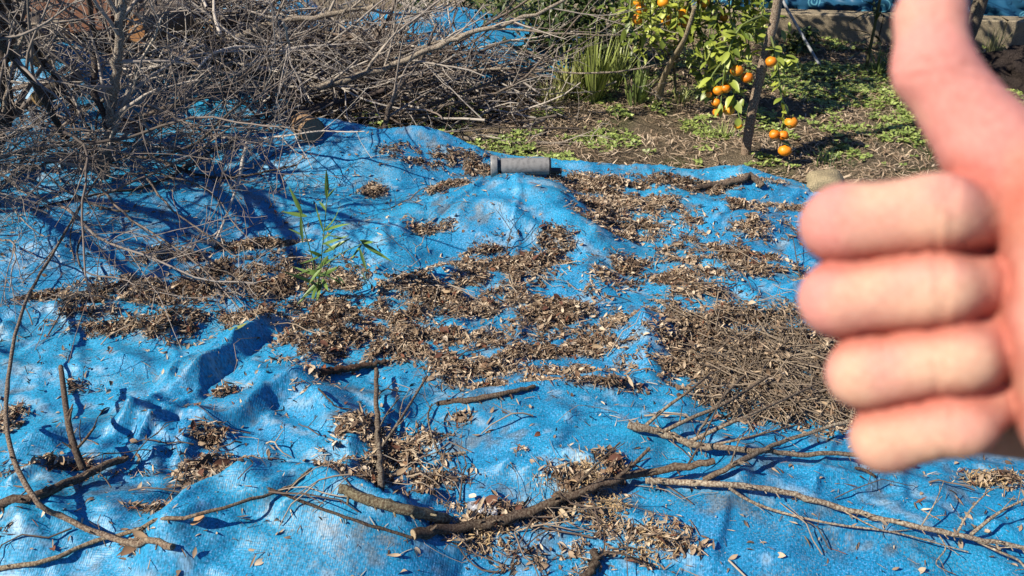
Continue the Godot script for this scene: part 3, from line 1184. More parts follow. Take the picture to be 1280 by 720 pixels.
func citrus() -> void:
	var g1 := Color(0.07, 0.115, 0.018)
	var g2 := Color(0.32, 0.37, 0.06)
	# the leaning tree in front, its low shoots full of fruit
	var base := on(932, 192)
	var o := thing("citrus_tree", base, "leaning citrus tree with a pale slender trunk and low shoots of mandarins", "tree")
	var tr := Mb.new()
	tr.o = base
	var tp := PackedVector3Array([base - Vector3(0, 0.03, 0), air(940, 140, base.z - 0.01), air(955, 75, base.z - 0.03), air(969, 20, base.z - 0.02), air(976, -30, base.z), air(985, -110, base.z - 0.03), air(998, -240, base.z - 0.05)])
	var ts := smooth_line(tp, 6)
	tr.tube(ts, tapered(ts.size(), 0.024, 0.018), 12, Color(0.32, 0.24, 0.18), Color(0.44, 0.37, 0.3), true, 0.12, rng)
	part(o, "trunk", tr.mesh(mats.bark))
	var tip := ts[ts.size() - 1]
	for i in 7:
		var lm := Mb.new()
		lm.o = base
		grow(lm, ts[ts.size() - 1 - i * 2], Vector3(rng.randf_range(-1, 1), rng.randf_range(0.2, 0.9), rng.randf_range(-0.9, 0.6)), 0.7, 0.013, 2, 0.14, 0.0, 1.5, Color(0.2, 0.17, 0.13), Color(0.16, 0.17, 0.08))
		part(o, "limb", lm.mesh(mats.bark))
	var z := base.z - 0.02
	spray(o, PackedVector3Array([air(952, 20, z), air(925, 35, z + 0.08), air(908, 75, z + 0.12), air(900, 140, z + 0.14)]), 34, g1, g2)
	spray(o, PackedVector3Array([air(915, 40, z + 0.08), air(912, 90, z + 0.1), air(925, 150, z + 0.16)]), 26, g1, g2)
	spray(o, PackedVector3Array([air(905, 75, z + 0.1), air(890, 95, z + 0.1), air(885, 115, z + 0.1)]), 14, g1, g2)
	spray(o, PackedVector3Array([air(962, 40, z), air(970, 70, z + 0.05), air(975, 110, z + 0.09), air(980, 145, z + 0.1), air(975, 182, z + 0.12)]), 28, g1, g2)
	spray(o, PackedVector3Array([air(966, 60, z), air(985, 72, z + 0.05), air(998, 75, z + 0.09)]), 14, g1, g2)
	for q in [[921, 88, .036], [934, 97, .036], [898, 113, .03], [907, 110, .034], [895, 128, .026], [897, 140, .034], [911, 137, .036], [923, 157, .026], [964, 77, .036], [989, 153, .04], [968, 168, .034], [979, 169, .034], [981, 188, .038], [886, 118, .022]]:
		fruit(o, air(q[0], q[1], z + 0.12), q[2] * rng.randf_range(0.66, 0.84))
	var fm := Mb.new()
	fm.o = base
	for i in 2600:
		var d := Vector3(rng.randfn(), rng.randfn(), rng.randfn())
		leafy(fm, Vector3(1.2, 1.3, -4.8) + d * Vector3(0.5, 0.2, 0.32), Vector3(rng.randf_range(-1, 1), rng.randf_range(-0.9, 0.4), rng.randf_range(-1, 1)), 0.075, 0.034, g1, g2)
	# the second citrus behind it to the left
	var b2 := on(824, 122)
	var m2 := air(880, 10, b2.z + 0.15)
	var o2 := bush("citrus_shrub", b2, m2, Vector3(0.44, 0.36, 0.38), 2, 1000, 0.07, 0.032, g1, g2, "bushy citrus with a thin pale stem and mandarins at the top of the photo", "shrub", Color(0.3, 0.26, 0.18))
	for j in fm.v.size():
		fm.v[j] += base - b2
	part(o2, "foliage", fm.mesh(mats.green), "stuff")
	var st := Mb.new()
	st.o = b2
	var sp := smooth_line(PackedVector3Array([b2, air(832, 92, b2.z), air(850, 62, b2.z + 0.02), air(856, 20, b2.z + 0.05), air(870, -60, b2.z + 0.05)]), 5)
	st.tube(sp, tapered(sp.size(), 0.02, 0.015), 8, Color(0.46, 0.39, 0.27), Color(0.3, 0.25, 0.16), true, 0.12, rng)
	part(o2, "trunk", st.mesh(mats.bark))
	for q in [[797, 24, .04], [801, 12, .04], [843, 28, .042], [861, 28, .045], [853, 18, .04], [833, 26, .04], [880, 3, .04], [829, 3, .035], [905, -30, .04], [840, -40, .04], [798, 2, .035], [905, 22, .03]]:
		fruit(o2, air(q[0], q[1], b2.z + 0.36), q[2] * rng.randf_range(0.66, 0.84))
	for q in [[790, 5, 782, 40], [812, 0, 815, 50], [835, 0, 828, 52], [862, 20, 868, 70], [890, 10, 885, 66], [915, 5, 922, 60], [925, -10, 905, 55], [880, -10, 868, 45], [850, -20, 845, 40], [900, -15, 890, 50], [930, 10, 938, 70], [945, -20, 930, 45], [910, -5, 915, 45], [870, 0, 880, 58], [895, 15, 900, 70], [840, -5, 852, 60], [960, -30, 950, 30], [800, -10, 806, 42], [940, 5, 945, 55], [905, 30, 908, 85]]:
		spray(o2, PackedVector3Array([air(q[0], q[1] - 20, b2.z + 0.3), air((q[0] + q[2]) * 0.5, (q[1] + q[3]) * 0.5, b2.z + 0.42), air(q[2], q[3], b2.z + 0.45)]), 16, g1, g2)


func plants() -> void:
	var d1 := Color(0.022, 0.04, 0.012)
	var d2 := Color(0.075, 0.11, 0.025)
	# dark thicket behind the brush pile
	var b := on(700, 92)
	bush("evergreen_shrub", b, air(720, 20, b.z - 0.1), Vector3(0.6, 0.42, 0.35), 7, 2300, 0.075, 0.03, d1, d2, "dark leafy evergreen thicket between the brush pile and the citrus", "shrub")
	var b2 := on(548, 55)
	bush("evergreen_shrub", b2, air(548, 0, b2.z), Vector3(0.34, 0.3, 0.3), 4, 700, 0.07, 0.028, d1, Color(0.11, 0.14, 0.03), "small evergreen bush showing above the brush pile behind the blue sheet", "shrub")
	var b3 := on(650, 60)
	bush("evergreen_shrub", b3, air(650, 12, b3.z), Vector3(0.3, 0.22, 0.25), 3, 420, 0.1, 0.024, Color(0.06, 0.08, 0.02), Color(0.2, 0.22, 0.07), "yellowish narrow-leaved bush behind the crumpled blue sheet", "shrub")
	var b4 := on(1020, 62)
	bush("evergreen_shrub", b4, air(1000, 60, b4.z + 0.1), Vector3(0.3, 0.14, 0.2), 3, 260, 0.06, 0.028, d1, d2, "low dark weeds in the shade at the foot of the wall", "shrub")
	# strap-leaved clumps
	blade_clump("sword_leaf_clump", on(742, 128), 60, 0.42, 0.5, 0.02, Color(0.10, 0.14, 0.03), Color(0.30, 0.35, 0.10), "tall clump of sword-shaped leaves right of the brush pile", "plant")
	blade_clump("sword_leaf_clump", on(712, 122), 40, 0.32, 0.7, 0.018, Color(0.10, 0.13, 0.03), Color(0.30, 0.31, 0.11), "shorter strappy clump half hidden by arching twigs of the pile", "plant")
	blade_clump("sword_leaf_clump", on(795, 130), 26, 0.28, 0.7, 0.018, Color(0.08, 0.13, 0.04), Color(0.24, 0.3, 0.09), "small strappy clump standing just left of the pale citrus stem", "plant")
	blade_clump("sword_leaf_clump", on(768, 110), 34, 0.34, 0.6, 0.015, Color(0.08, 0.12, 0.03), Color(0.26, 0.3, 0.09), "sword-leaved clump half in shade behind the tallest one", "plant")
	blade_clump("tall_grass", on(690, 132), 46, 0.24, 0.9, 0.008, Color(0.14, 0.16, 0.05), Color(0.36, 0.34, 0.16), "yellowing grass among the twig ends of the brush pile", "grass")
	blade_clump("tall_grass", on(850, 128), 40, 0.13, 1.0, 0.007, Color(0.12, 0.16, 0.04), Color(0.32, 0.34, 0.13), "short yellow-green grass at the foot of the pale citrus stem", "grass")
	blade_clump("tall_grass", on(905, 172), 40, 0.1, 1.2, 0.006, Color(0.12, 0.17, 0.04), Color(0.32, 0.36, 0.13), "low yellow-green grass left of the leaning citrus trunk", "grass")
	blade_clump("grass_tuft", on(1037, 206), 60, 0.085, 1.3, 0.005, Color(0.03, 0.06, 0.015), Color(0.07, 0.11, 0.03), "dark green tuft of grass on the bare soil right of the mandarins", "grass")
	blade_clump("grass_tuft", on(1165, 195), 60, 0.09, 1.3, 0.005, Color(0.03, 0.06, 0.015), Color(0.08, 0.12, 0.03), "dark grass tuft close to the base of the raised thumb", "grass")
	blade_clump("tall_grass", on(1236, 78), 40, 0.26, 0.4, 0.007, Color(0.16, 0.18, 0.07), Color(0.34, 0.32, 0.17), "pale tall grass growing before the wall right of the thumb", "grass")
	blade_clump("tall_grass", on(1100, 92), 26, 0.2, 0.6, 0.010, Color(0.05, 0.09, 0.03), Color(0.14, 0.19, 0.06), "green strappy grass beside the left edge of the thumb", "grass")
	# a dark leafy stalk before the wall
	var sb := on(1082, 88)
	var stalk := thing("leafy_stalk", sb, "dark upright stalk with drooping long leaves in front of the wall", "plant")
	var sm := Mb.new()
	sm.o = sb
	var sp := smooth_line(PackedVector3Array([sb, sb + Vector3(-0.01, 0.3, 0), sb + Vector3(-0.03, 0.62, 0.02), sb + Vector3(-0.02, 0.95, 0.0)]), 4)
	sm.tube(sp, tapered(sp.size(), 0.011, 0.006), 7, Color(0.07, 0.07, 0.03), Color(0.09, 0.1, 0.04))
	part(stalk, "stem", sm.mesh(mats.twig))
	for i in 34:
		var lf := Mb.new()
		lf.o = sb
		var q := sp[rng.randi_range(2, sp.size() - 1)]
		leafy(lf, q, Vector3(rng.randf_range(-1, 1), rng.randf_range(-0.6, 0.9), rng.randf_range(-1, 1)), rng.randf_range(0.12, 0.24), 0.018, Color(0.02, 0.03, 0.01), Color(0.05, 0.07, 0.02), 6)
		part(stalk, "leaf", lf.mesh(mats.green))
	# a dead pale stem leaning before the bushy citrus
	var db := on(821, 127)
	var dm := Mb.new()
	dm.o = db
	var dp := smooth_line(PackedVector3Array([db, air(828, 100, db.z + 0.12), air(842, 72, db.z + 0.3), air(856, 48, db.z + 0.48), air(868, 10, db.z + 0.52)]), 5)
	dm.tube(dp, tapered(dp.size(), 0.017, 0.010), 8, Color(0.5, 0.42, 0.29), Color(0.36, 0.3, 0.2), true, 0.12, rng)
	single("leaning_branch", dm.mesh(mats.bark), db, "pale straw-coloured dead branch leaning in front of the bushy citrus", "branch")
	# a metal rod leaning at the wall
	var rb := on(1026, 84)
	var rod := Mb.new()
	rod.o = rb
	rod.tube(PackedVector3Array([rb, air(984, 12, rb.z - 0.25), air(972, -15, rb.z - 0.33)]), PackedFloat32Array([0.009, 0.009, 0.009]), 10, Color(0.32, 0.34, 0.36), Color(0.32, 0.34, 0.36))
	single("metal_rod", rod.mesh(mats.pipe), rb, "thin grey metal rod leaning towards the wall behind the citrus trunk", "rod")
	# the trunk standing by the wall right of the thumb
	var tb := on(1198, 70)
	var t := thing("garden_tree", tb, "slanting bare trunk banded with shadow before the wall at the far right", "tree")
	var tm := Mb.new()
	tm.o = tb
	var tp := smooth_line(PackedVector3Array([tb - Vector3(0, 0.05, 0), air(1212, 40, tb.z), air(1226, 0, tb.z), air(1240, -50, tb.z), air(1250, -150, tb.z - 0.05), air(1280, -300, tb.z)]), 5)
	tm.tube(tp, tapered(tp.size(), 0.05, 0.034), 12, Color(0.24, 0.2, 0.15), Color(0.2, 0.17, 0.14), true, 0.12, rng)
	part(t, "trunk", tm.mesh(mats.bark))
	for i in 6:
		var lm := Mb.new()
		lm.o = tb
		grow(lm, tp[tp.size() - 1 - i], Vector3(rng.randf_range(-1, 1), rng.randf_range(0.3, 1), rng.randf_range(-1, 1)), 1.0, 0.016, 2, 0.12, 0.05, 1.3, Color(0.2, 0.17, 0.14), Color(0.14, 0.12, 0.1))
		part(t, "limb", lm.mesh(mats.bark))
	# heap of dark earth and cuttings at the right edge
	var hb := on(1290, 100)
	var hm := Mb.new()
	hm.o = hb
	hm.ball(hb, Vector3(0.42, 0.17, 0.3), 40, 20, Color(0.055, 0.045, 0.04), fine, 0.3, 9.0)
	single("earth_heap", hm.mesh(mats.earth, true), hb, "low heap of dark earth at the right edge above the wrist", "heap")
	# weeds and straw on the soil
	var wm := Mb.new()
	for k in 3:
		leafy(wm, Vector3.ZERO, Vector3(cos(k * 2.1), 0.35, sin(k * 2.1)), 0.018, 0.013, Color(1, 1, 1), Color(1, 1, 1), 2)
	var xf: Array = []
	var cs: Array = []
	for i in 34000:
		var p := Vector3(rng.randf_range(-0.9, 3.7), 0, rng.randf_range(-6.0, -3.5))
		if p.z > far_edge(p.x) - 0.01:
			continue
		var gn := soft.get_noise_2d(p.x * 2.3 + 50.0, p.z * 2.3) * 0.5 + 0.5 * fine.get_noise_2d(p.x * 4.0, p.z * 4.0)
		var thr := 0.12
		if Vector2((p.x - 2.05) / 0.55, (p.z + 4.75) / 0.42).length() < 1.0:
			thr = -0.7
		if gn < thr + rng.randf_range(-0.12, 0.25):
			continue
		p.y = soil(p.x, p.z) + 0.004 + rng.randf() * 0.015
		var sc := rng.randf_range(0.6, 1.5)
		xf.append(Transform3D(Basis(Vector3.UP, rng.randf() * TAU) * Basis(Vector3.RIGHT, rng.randf_range(-0.5, 0.5)) * Basis.from_scale(Vector3(sc, sc, sc)), p))
		cs.append(Color(0.13, 0.19, 0.04).lerp(Color(0.32, 0.39, 0.11), rng.randf()))
	many("small_weeds", wm.mesh(mats.green), xf, cs, "small green weeds covering the soil in patches", "weeds")


func many(called: String, m: Mesh, xf: Array, cs: Array, label: String, category: String, parent: Node3D = null) -> void:
	var mm := MultiMesh.new()
	mm.transform_format = MultiMesh.TRANSFORM_3D
	mm.use_colors = true
	mm.mesh = m
	mm.instance_count = xf.size()
	for i in xf.size():
		mm.set_instance_transform(i, xf[i])
		mm.set_instance_color(i, cs[i])
	var o := MultiMeshInstance3D.new()
	o.multimesh = mm
	if parent:
		o.name = called
		parent.add_child(o, true)
		o.set_meta("kind", "stuff")
	else:
		o.name = numbered(called)
		add_child(o)
		tag(o, label, category, "", "stuff")


# ------------------------------------------------------------------ the brush pile
func mound(x: float, z: float) -> float:
	# how high the prunings lie
	var a := (0.15 * smoothstep(0.5, -0.1, x) + 0.13 * smoothstep(-0.1, -1.0, x) + 0.16 * smoothstep(-1.2, -1.9, x)) * smoothstep(-3.6, -4.5, z) * smoothstep(-5.7, -4.9, z)
	a += 0.13 * smoothstep(-0.9, -1.6, x) * smoothstep(-2.7, -3.6, z) * smoothstep(-5.7, -4.9, z)
	return a


func pile() -> void:
	var shades := [[Color(0.215, 0.19, 0.168), Color(0.29, 0.26, 0.233)], [Color(0.13, 0.10, 0.08), Color(0.2, 0.165, 0.14)], [Color(0.34, 0.305, 0.265), Color(0.39, 0.355, 0.315)], [Color(0.045, 0.035, 0.03), Color(0.085, 0.068, 0.058)]]
	var protos := []
	for i in 12:
		var mb := Mb.new()
		var s: Array = shades[i % 4]
		grow(mb, Vector3.ZERO, Vector3(1, 0.05, 0), rng.randf_range(1.0, 1.5), rng.randf_range(0.011, 0.018), 3, 0.19, 0.0, 1.9, s[0], s[1])
		for j in mb.v.size():
			mb.v[j].y *= 0.55        # prunings lie flattened under each other
		protos.append(mb.mesh(mats.twig))
	var count := 0
	while count < 200:
		var x := rng.randf_range(-3.7, 0.0)
		var z := rng.randf_range(-6.3, -3.35)
		var m := mound(x, z)
		if m < 0.03 or rng.randf() > 0.1 + m * 2.6:
			continue
		if x < -1.3 and z > -4.3 and rng.randf() < 0.72:
			continue
		var right := x > -1.1
		var yaw := rng.randfn() * (0.5 if right else 1.3)
		if right and rng.randf() < 0.35:
			yaw += PI
		var y := top(x, z) + rng.randf() * m
		var which := rng.randi() % 12
		var look: String = ["mid-grey", "dark brown", "pale ash-grey", "nearly black"][which % 4]
		var o := single("pruned_branch", protos[which], Vector3(x - 0.4 * cos(yaw), y + 0.02, z + 0.4 * sin(yaw)), "bare " + look + " pruned branch tangled into the big brush pile", "branch", look + " pruned branches of the brush pile")
		var k := rng.randf_range(0.75, 1.2)
		o.basis = Basis(Vector3.UP, yaw) * Basis(Vector3.BACK, rng.randf_range(-0.12, 0.3)) * Basis(Vector3.RIGHT, rng.randf() * TAU) * Basis.from_scale(Vector3(k, k, k))
		count += 1
	# sprawling ends over the sheet at the left
	var thin := []
	for i in 5:
		var mb := Mb.new()
		grow(mb, Vector3.ZERO, Vector3(1, 0.05, 0), rng.randf_range(0.9, 1.3), rng.randf_range(0.0055, 0.008), 3, 0.2, 0.0, 2.6, shades[[1, 3, 0, 3, 1][i]][0], shades[[1, 1, 0, 1, 0][i]][1])
		thin.append(mb.mesh(mats.twig))
	for i in 56:
		var x := rng.randf_range(-3.0, -1.45)
		var z := rng.randf_range(-3.45, -2.5)
		var which := rng.randi() % 5
		var look: String = ["dark brown", "nearly black", "mid-grey", "blackish", "brown"][which]
		var o := single("pruned_branch", thin[which], Vector3(x, top(x, z) + 0.03 + rng.randf() * 0.36, z), "thin " + look + " pruned branch sprawling over the sheet before the brush pile", "branch", "thin " + look + " prunings sprawling over the sheet")
		var k := rng.randf_range(0.55, 0.95)
		o.basis = Basis(Vector3.UP, rng.randfn() * 0.6 + (2.6 if rng.randf() < 0.3 else -0.3)) * Basis(Vector3.BACK, rng.randf_range(-0.15, 0.2)) * Basis(Vector3.RIGHT, rng.randf() * TAU) * Basis.from_scale(Vector3(k, k, k))
	# loose twigs all through it
	var tw := []
	for i in 5:
		var mb := Mb.new()
		grow(mb, Vector3(-0.2, 0, 0), Vector3(1, 0, 0), 0.46, 0.0052, 1, 0.2, 0.0, 1.9, Color(1, 1, 1), Color(1, 1, 1))
		tw.append(mb.mesh(mats.twig))
	var o := thing("loose_twigs", Vector3.ZERO, "mass of thin loose grey twigs filling the brush pile", "twigs")
	o.set_meta("kind", "stuff")
	for i in 5:
		var xf: Array = []
		var cs: Array = []
		while xf.size() < 280:
			var x := rng.randf_range(-3.7, 0.6)
			var z := rng.randf_range(-6.4, -3.3)
			var m := mound(x, z)
			if m < 0.02 or rng.randf() > 0.03 + m * 2.8:
				continue
			if x < -1.3 and z > -4.5 and rng.randf() < 0.78:
				continue
			var y := top(x, z) + 0.01 + pow(rng.randf(), 0.7) * m
			var k := rng.randf_range(0.6, 1.7)
			xf.append(Transform3D(Basis(Vector3.UP, rng.randfn() * 0.8 + (PI if rng.randf() < 0.5 else 0.0)) * Basis(Vector3.BACK, rng.randfn() * 0.25) * Basis(Vector3.RIGHT, rng.randf() * TAU) * Basis.from_scale(Vector3(k, k, k)), Vector3(x, y, z)))
			var s: Array = shades[rng.randi() % 4]
			cs.append(s[0].lerp(s[1], rng.randf()))
		many("twigs", tw[i], xf, cs, "", "", o)
	# long pale branches that stand out of the heap, each with its own look
	var pale := Color(0.33, 0.285, 0.235)
	var mid := Color(0.2, 0.165, 0.14)
	var dark := Color(0.085, 0.068, 0.06)
	free_branch("long pale branch lying along the front of the brush pile by the log", [400, 150, -3.78, 440, 160, -3.8, 520, 168, -3.85, 600, 176, -3.82, 640, 186, -3.78, 705, 183, -3.8, 790, 178, -3.85], 0.017, 0.005, pale, 6, 0.2)
	free_branch("grey branch rising steeply from the long pale branch on the pile", [480, 165, -3.85, 490, 125, -3.9, 510, 95, -4.0, 530, 70, -4.1, 545, 30, -4.2], 0.014, 0.006, mid, 9, 0.35)
	free_branch("pale forked branch slanting up right across the middle of the pile", [385, 110, -4.0, 440, 98, -4.0, 500, 78, -4.0, 560, 52, -4.0, 640, 28, -4.0, 720, -4, -4.0], 0.019, 0.007, pale, 12, 0.4)
	free_branch("thick pale stem near the top of the brush pile with bark peeling", [280, 52, -4.5, 340, 32, -4.5, 400, 20, -4.5, 470, 8, -4.5], 0.02, 0.012, pale, 8, 0.4)
	free_branch("thin pale twig arching right over the sword-shaped leaves", [480, 75, -4.4, 600, 38, -4.3, 700, 42, -4.2, 800, 42, -4.2, 900, 15, -4.1], 0.007, 0.003, pale, 10, 0.3)
	free_branch("long thin twig drooping right past the dark thicket", [520, 95, -4.4, 640, 85, -4.3, 740, 92, -4.2, 830, 80, -4.2, 900, 60, -4.1], 0.007, 0.003, pale, 8, 0.3)
	free_branch("slender grey shoot crossing low in front of the strappy clump", [540, 130, -4.1, 620, 100, -4.1, 700, 70, -4.1, 780, 20, -4.1], 0.008, 0.003, mid, 9, 0.3)
	free_branch("slender branch reaching low to the right end of the pile", [480, 150, -4.0, 570, 128, -4.0, 640, 108, -4.0, 690, 60, -4.05, 740, 0, -4.1], 0.009, 0.003, mid, 8, 0.3)
	free_branch("upright knotty branch forking at the left of the pile", [128, 222, -3.2, 134, 170, -3.2, 140, 125, -3.2, 147, 70, -3.2, 150, 20, -3.2, 154, -40, -3.2], 0.022, 0.014, Color(0.3, 0.265, 0.23), 16, 0.4)
	free_branch("dark limb leaning left out of the upright knotty branch", [136, 160, -3.2, 118, 110, -3.25, 119, 50, -3.4, 110, 0, -3.35, 100, -60, -3.3], 0.014, 0.008, dark, 14, 0.5)
	free_branch("dark crooked limb coming down from the top left corner", [-10, -40, -3.3, 12, 10, -3.35, 32, 36, -3.4, 60, 85, -3.45, 90, 130, -3.5, 118, 168, -3.5], 0.017, 0.008, dark, 14, 0.5)
	free_branch("dark upright stem at the left edge of the photo", [-8, 200, -3.4, 6, 140, -3.4, 4, 70, -3.4, -4, 0, -3.4, -10, -60, -3.4], 0.03, 0.022, dark, 12, 0.5)
	free_branch("pale curved twig beside the dark stem at the left edge", [4, 140, -3.3, 16, 80, -3.3, 36, 34, -3.3, 70, 28, -3.3, 105, 25, -3.3], 0.008, 0.004, pale, 10, 0.4)
	free_branch("grey limb running from the upright branch to the top", [150, 95, -3.5, 146, 60, -3.45, 160, 20, -3.4, 176, -30, -3.4], 0.012, 0.008, mid, 14, 0.5)
	free_branch("low grey branch drooping from the pile over the sheet", [150, 185, -3.4, 115, 200, -3.25, 60, 205, -3.1, -20, 235, -3.0], 0.010, 0.004, mid, 16, 0.3)
	free_branch("forked twig hanging from the pile over the blue sheet", [300, 178, -3.6, 240, 205, -3.3, 190, 232, -3.1, 120, 250, -2.95, 40, 262, -2.9], 0.009, 0.003, dark, 18, 0.3)
	free_branch("dark spreading twig reaching towards the bamboo seedling", [180, 190, -3.5, 235, 215, -3.25, 285, 222, -3.1, 330, 215, -3.05, 372, 205, -3.1], 0.008, 0.003, dark, 16, 0.25)
	free_branch("thorny branch lying along the lower left edge of the pile", [-30, 205, -3.2, 50, 185, -3.3, 130, 178, -3.4, 220, 185, -3.5, 300, 192, -3.5], 0.012, 0.004, mid, 22, 0.3)
	free_branch("stiff dark twig standing up from the heap above the log", [330, 160, -3.9, 340, 110, -3.9, 335, 60, -3.95, 350, 10, -4.0], 0.008, 0.004, dark, 12, 0.4)
	free_branch("grey crossing branch in the middle of the brush pile", [150, 152, -3.6, 210, 135, -3.7, 280, 110, -3.8, 350, 60, -3.9, 400, 30, -4.0], 0.011, 0.004, mid, 14, 0.4)
	free_branch("thick dark limb leaning out of the pile towards the viewer at the left edge", [82, 172, -3.25, 41, 104, -3.03, -12, 38, -2.75, -80, -40, -2.4], 0.014, 0.010, dark, 8, 0.4)
	# the long shoot that arches down to the near left corner
	var p := PackedVector3Array([air(150, 180, -3.4), air(108, 245, -2.75), air(70, 310, -2.4), air(32, 378, -2.05), air(12, 460, -1.75), on(10, 545, 0.10), on(42, 622, 0.05), on(82, 648, 0.03), on(150, 676, 0.03), on(216, 684, 0.015)])
	bough("arching_shoot", "long thin shoot arching from the upright branch down to the near left corner", "branch", p, 0.0035, 0.0072, Color(0.2, 0.165, 0.14), Color(0.26, 0.2, 0.15), [[PackedVector3Array([air(80, 296, -2.45), air(52, 330, -2.4), air(20, 360, -2.4)]), 0.003, 0.0015], [PackedVector3Array([air(108, 245, -2.75), air(88, 290, -2.6), air(95, 330, -2.5)]), 0.003, 0.0015]], false, 14)


func shade_tree() -> void:
	# the bare tree standing just left of the view: its limbs lay the long shadows across the sheet
	var b := Vector3(-3.1, 0.0, -2.75)
	var o := thing("bare_tree", b, "bare leafless tree left of the brush pile whose limbs shade the sheet", "tree")
	var col := Color(0.16, 0.13, 0.11)
	var tm := Mb.new()
	tm.o = b
	var tp := smooth_line(PackedVector3Array([b - Vector3(0, 0.05, 0), b + Vector3(0.03, 0.5, 0.03), b + Vector3(-0.02, 1.1, 0.1), b + Vector3(0.05, 1.9, 0.12)]), 5)
	tm.tube(tp, tapered(tp.size(), 0.06, 0.035), 12, col, col, true, 0.1, rng)
	part(o, "trunk", tm.mesh(mats.bark))
	for q in [[190, 175, 1.25, 302, 272, 1.05, 0.022], [272, 229, 1.2, 360, 318, 0.95, 0.016], [-40, 232, 1.0, 150, 336, 0.8, 0.013], [212, 268, 1.3, 160, 350, 1.15, 0.014], [330, 190, 1.5, 230, 235, 1.35, 0.011], [120, 255, 1.1, 250, 300, 1.0, 0.009]]:
		var s1 := flat(q[0], q[1], 0.08)
		var s2 := flat(q[3], q[4], 0.08)
		var p1: Vector3 = s1 + Vector3(-0.90, 0.88, 0.36) * (q[2] / 0.88)
		var p2: Vector3 = s2 + Vector3(-0.90, 0.88, 0.36) * (q[5] / 0.88)
		var root := tp[clampi(int(q[2] / 1.9 * (tp.size() - 1)) - 3, 1, tp.size() - 1)]
		var s := smooth_line(PackedVector3Array([root, p1, p1.lerp(p2, 0.5) + Vector3(0.02, 0.02, -0.02), p2]), 6)
		var lm := Mb.new()
		lm.o = b
		lm.tube(s, tapered(s.size(), q[6] * 1.7, q[6] * 1.1), 8, col, col, true, 0.12, rng)
		for k in 6:
			var i := rng.randi_range(7, s.size() - 2)
			grow(lm, s[i], (s[i + 1] - s[i]).normalized() + Vector3(rng.randf_range(-1, 0.3), rng.randf_range(-0.5, 0.8), rng.randf_range(-0.8, 0.8)), 0.4, q[6] * 0.4, 2, 0.16, 0.0, 2.0, col, col)
		part(o, "limb", lm.mesh(mats.bark))


func free_branch(label: String, pts: Array, r0: float, r1: float, col: Color, kids: int, size: float) -> void:
	var p := PackedVector3Array()
	for i in range(0, pts.size(), 3):
		var q := air(pts[i], pts[i + 1], pts[i + 2])
		q.y = maxf(q.y, top(q.x, q.z) + r0 * 0.6)
		p.append(q)
	var o := thing("brush_branch", p[0], label, "branch")
	var s := smooth_line(p, 6)
	for i in s.size():
		s[i] += Vector3(rng.randf_range(-1, 1), rng.randf_range(-1, 1), rng.randf_range(-1, 1)) * r0 * 0.45
	var mb := Mb.new()
	mb.o = p[0]
	var r := tapered(s.size(), r0, r1)
	for i in range(1, s.size(), 4):
		r[i] *= 1.18
	mb.tube(s, r, 8, col, col * 1.15, true, 0.13, rng)
	part(o, "stem", mb.mesh(mats.bark))
	for k in kids:
		var tm := Mb.new()
		tm.o = p[0]
		var i := rng.randi_range(1, s.size() - 2)
		var t := (s[i + 1] - s[i]).normalized()
		var side := t.cross(Vector3(rng.randf_range(-1, 1), rng.randf_range(-0.6, 0.6), rng.randf_range(-1, 1))).normalized()
		var a := rng.randf_range(0.4, 1.1)
		grow(tm, s[i], t * cos(a) + side * sin(a), size * rng.randf_range(0.5, 1.4), r[i] * 0.5, 2, 0.17, -0.05, 2.6, col.lerp(Color(0.24, 0.21, 0.18), 0.4), col.lerp(Color(0.3, 0.27, 0.24), 0.6), 0.03)
		part(o, "side_twig", tm.mesh(mats.twig))


func log_piece(label: String, at: Vector3, dir: Vector3, l: float, r: float, bark: Color, face: Color) -> void:
	var o := thing("sawn_log", at, label, "log")
	var mb := Mb.new()
	var d := dir.normalized()
	var p := PackedVector3Array()
	for i in 7:
		p.append(d * l * (float(i) / 6.0 - 0.5) + Vector3(rng.randf_range(-1, 1), rng.randf_range(-1, 1), 0) * r * 0.03)
	mb.tube(p, PackedFloat32Array([r, r * 1.02, r * 0.97, r * 1.03, r, r * 0.98, r]), 22, bark, bark, false, 0.035, rng)
	part(o, "bark", mb.mesh(mats.bark))
	for e in 2:
		var cm := Mb.new()
		var q := p[0] if e == 0 else p[6]
		var dd := -d if e == 0 else d
		for ring in 4:
			cm.disc(q + dd * 0.001 * (4 - ring) - dd * r * 0.15 * (0.97 - ring * 0.2), dd, r * (0.97 - ring * 0.2), 22, face * (1.0 - 0.14 * (ring % 2)))
		part(o, "cut_face", cm.mesh(mats.cut))


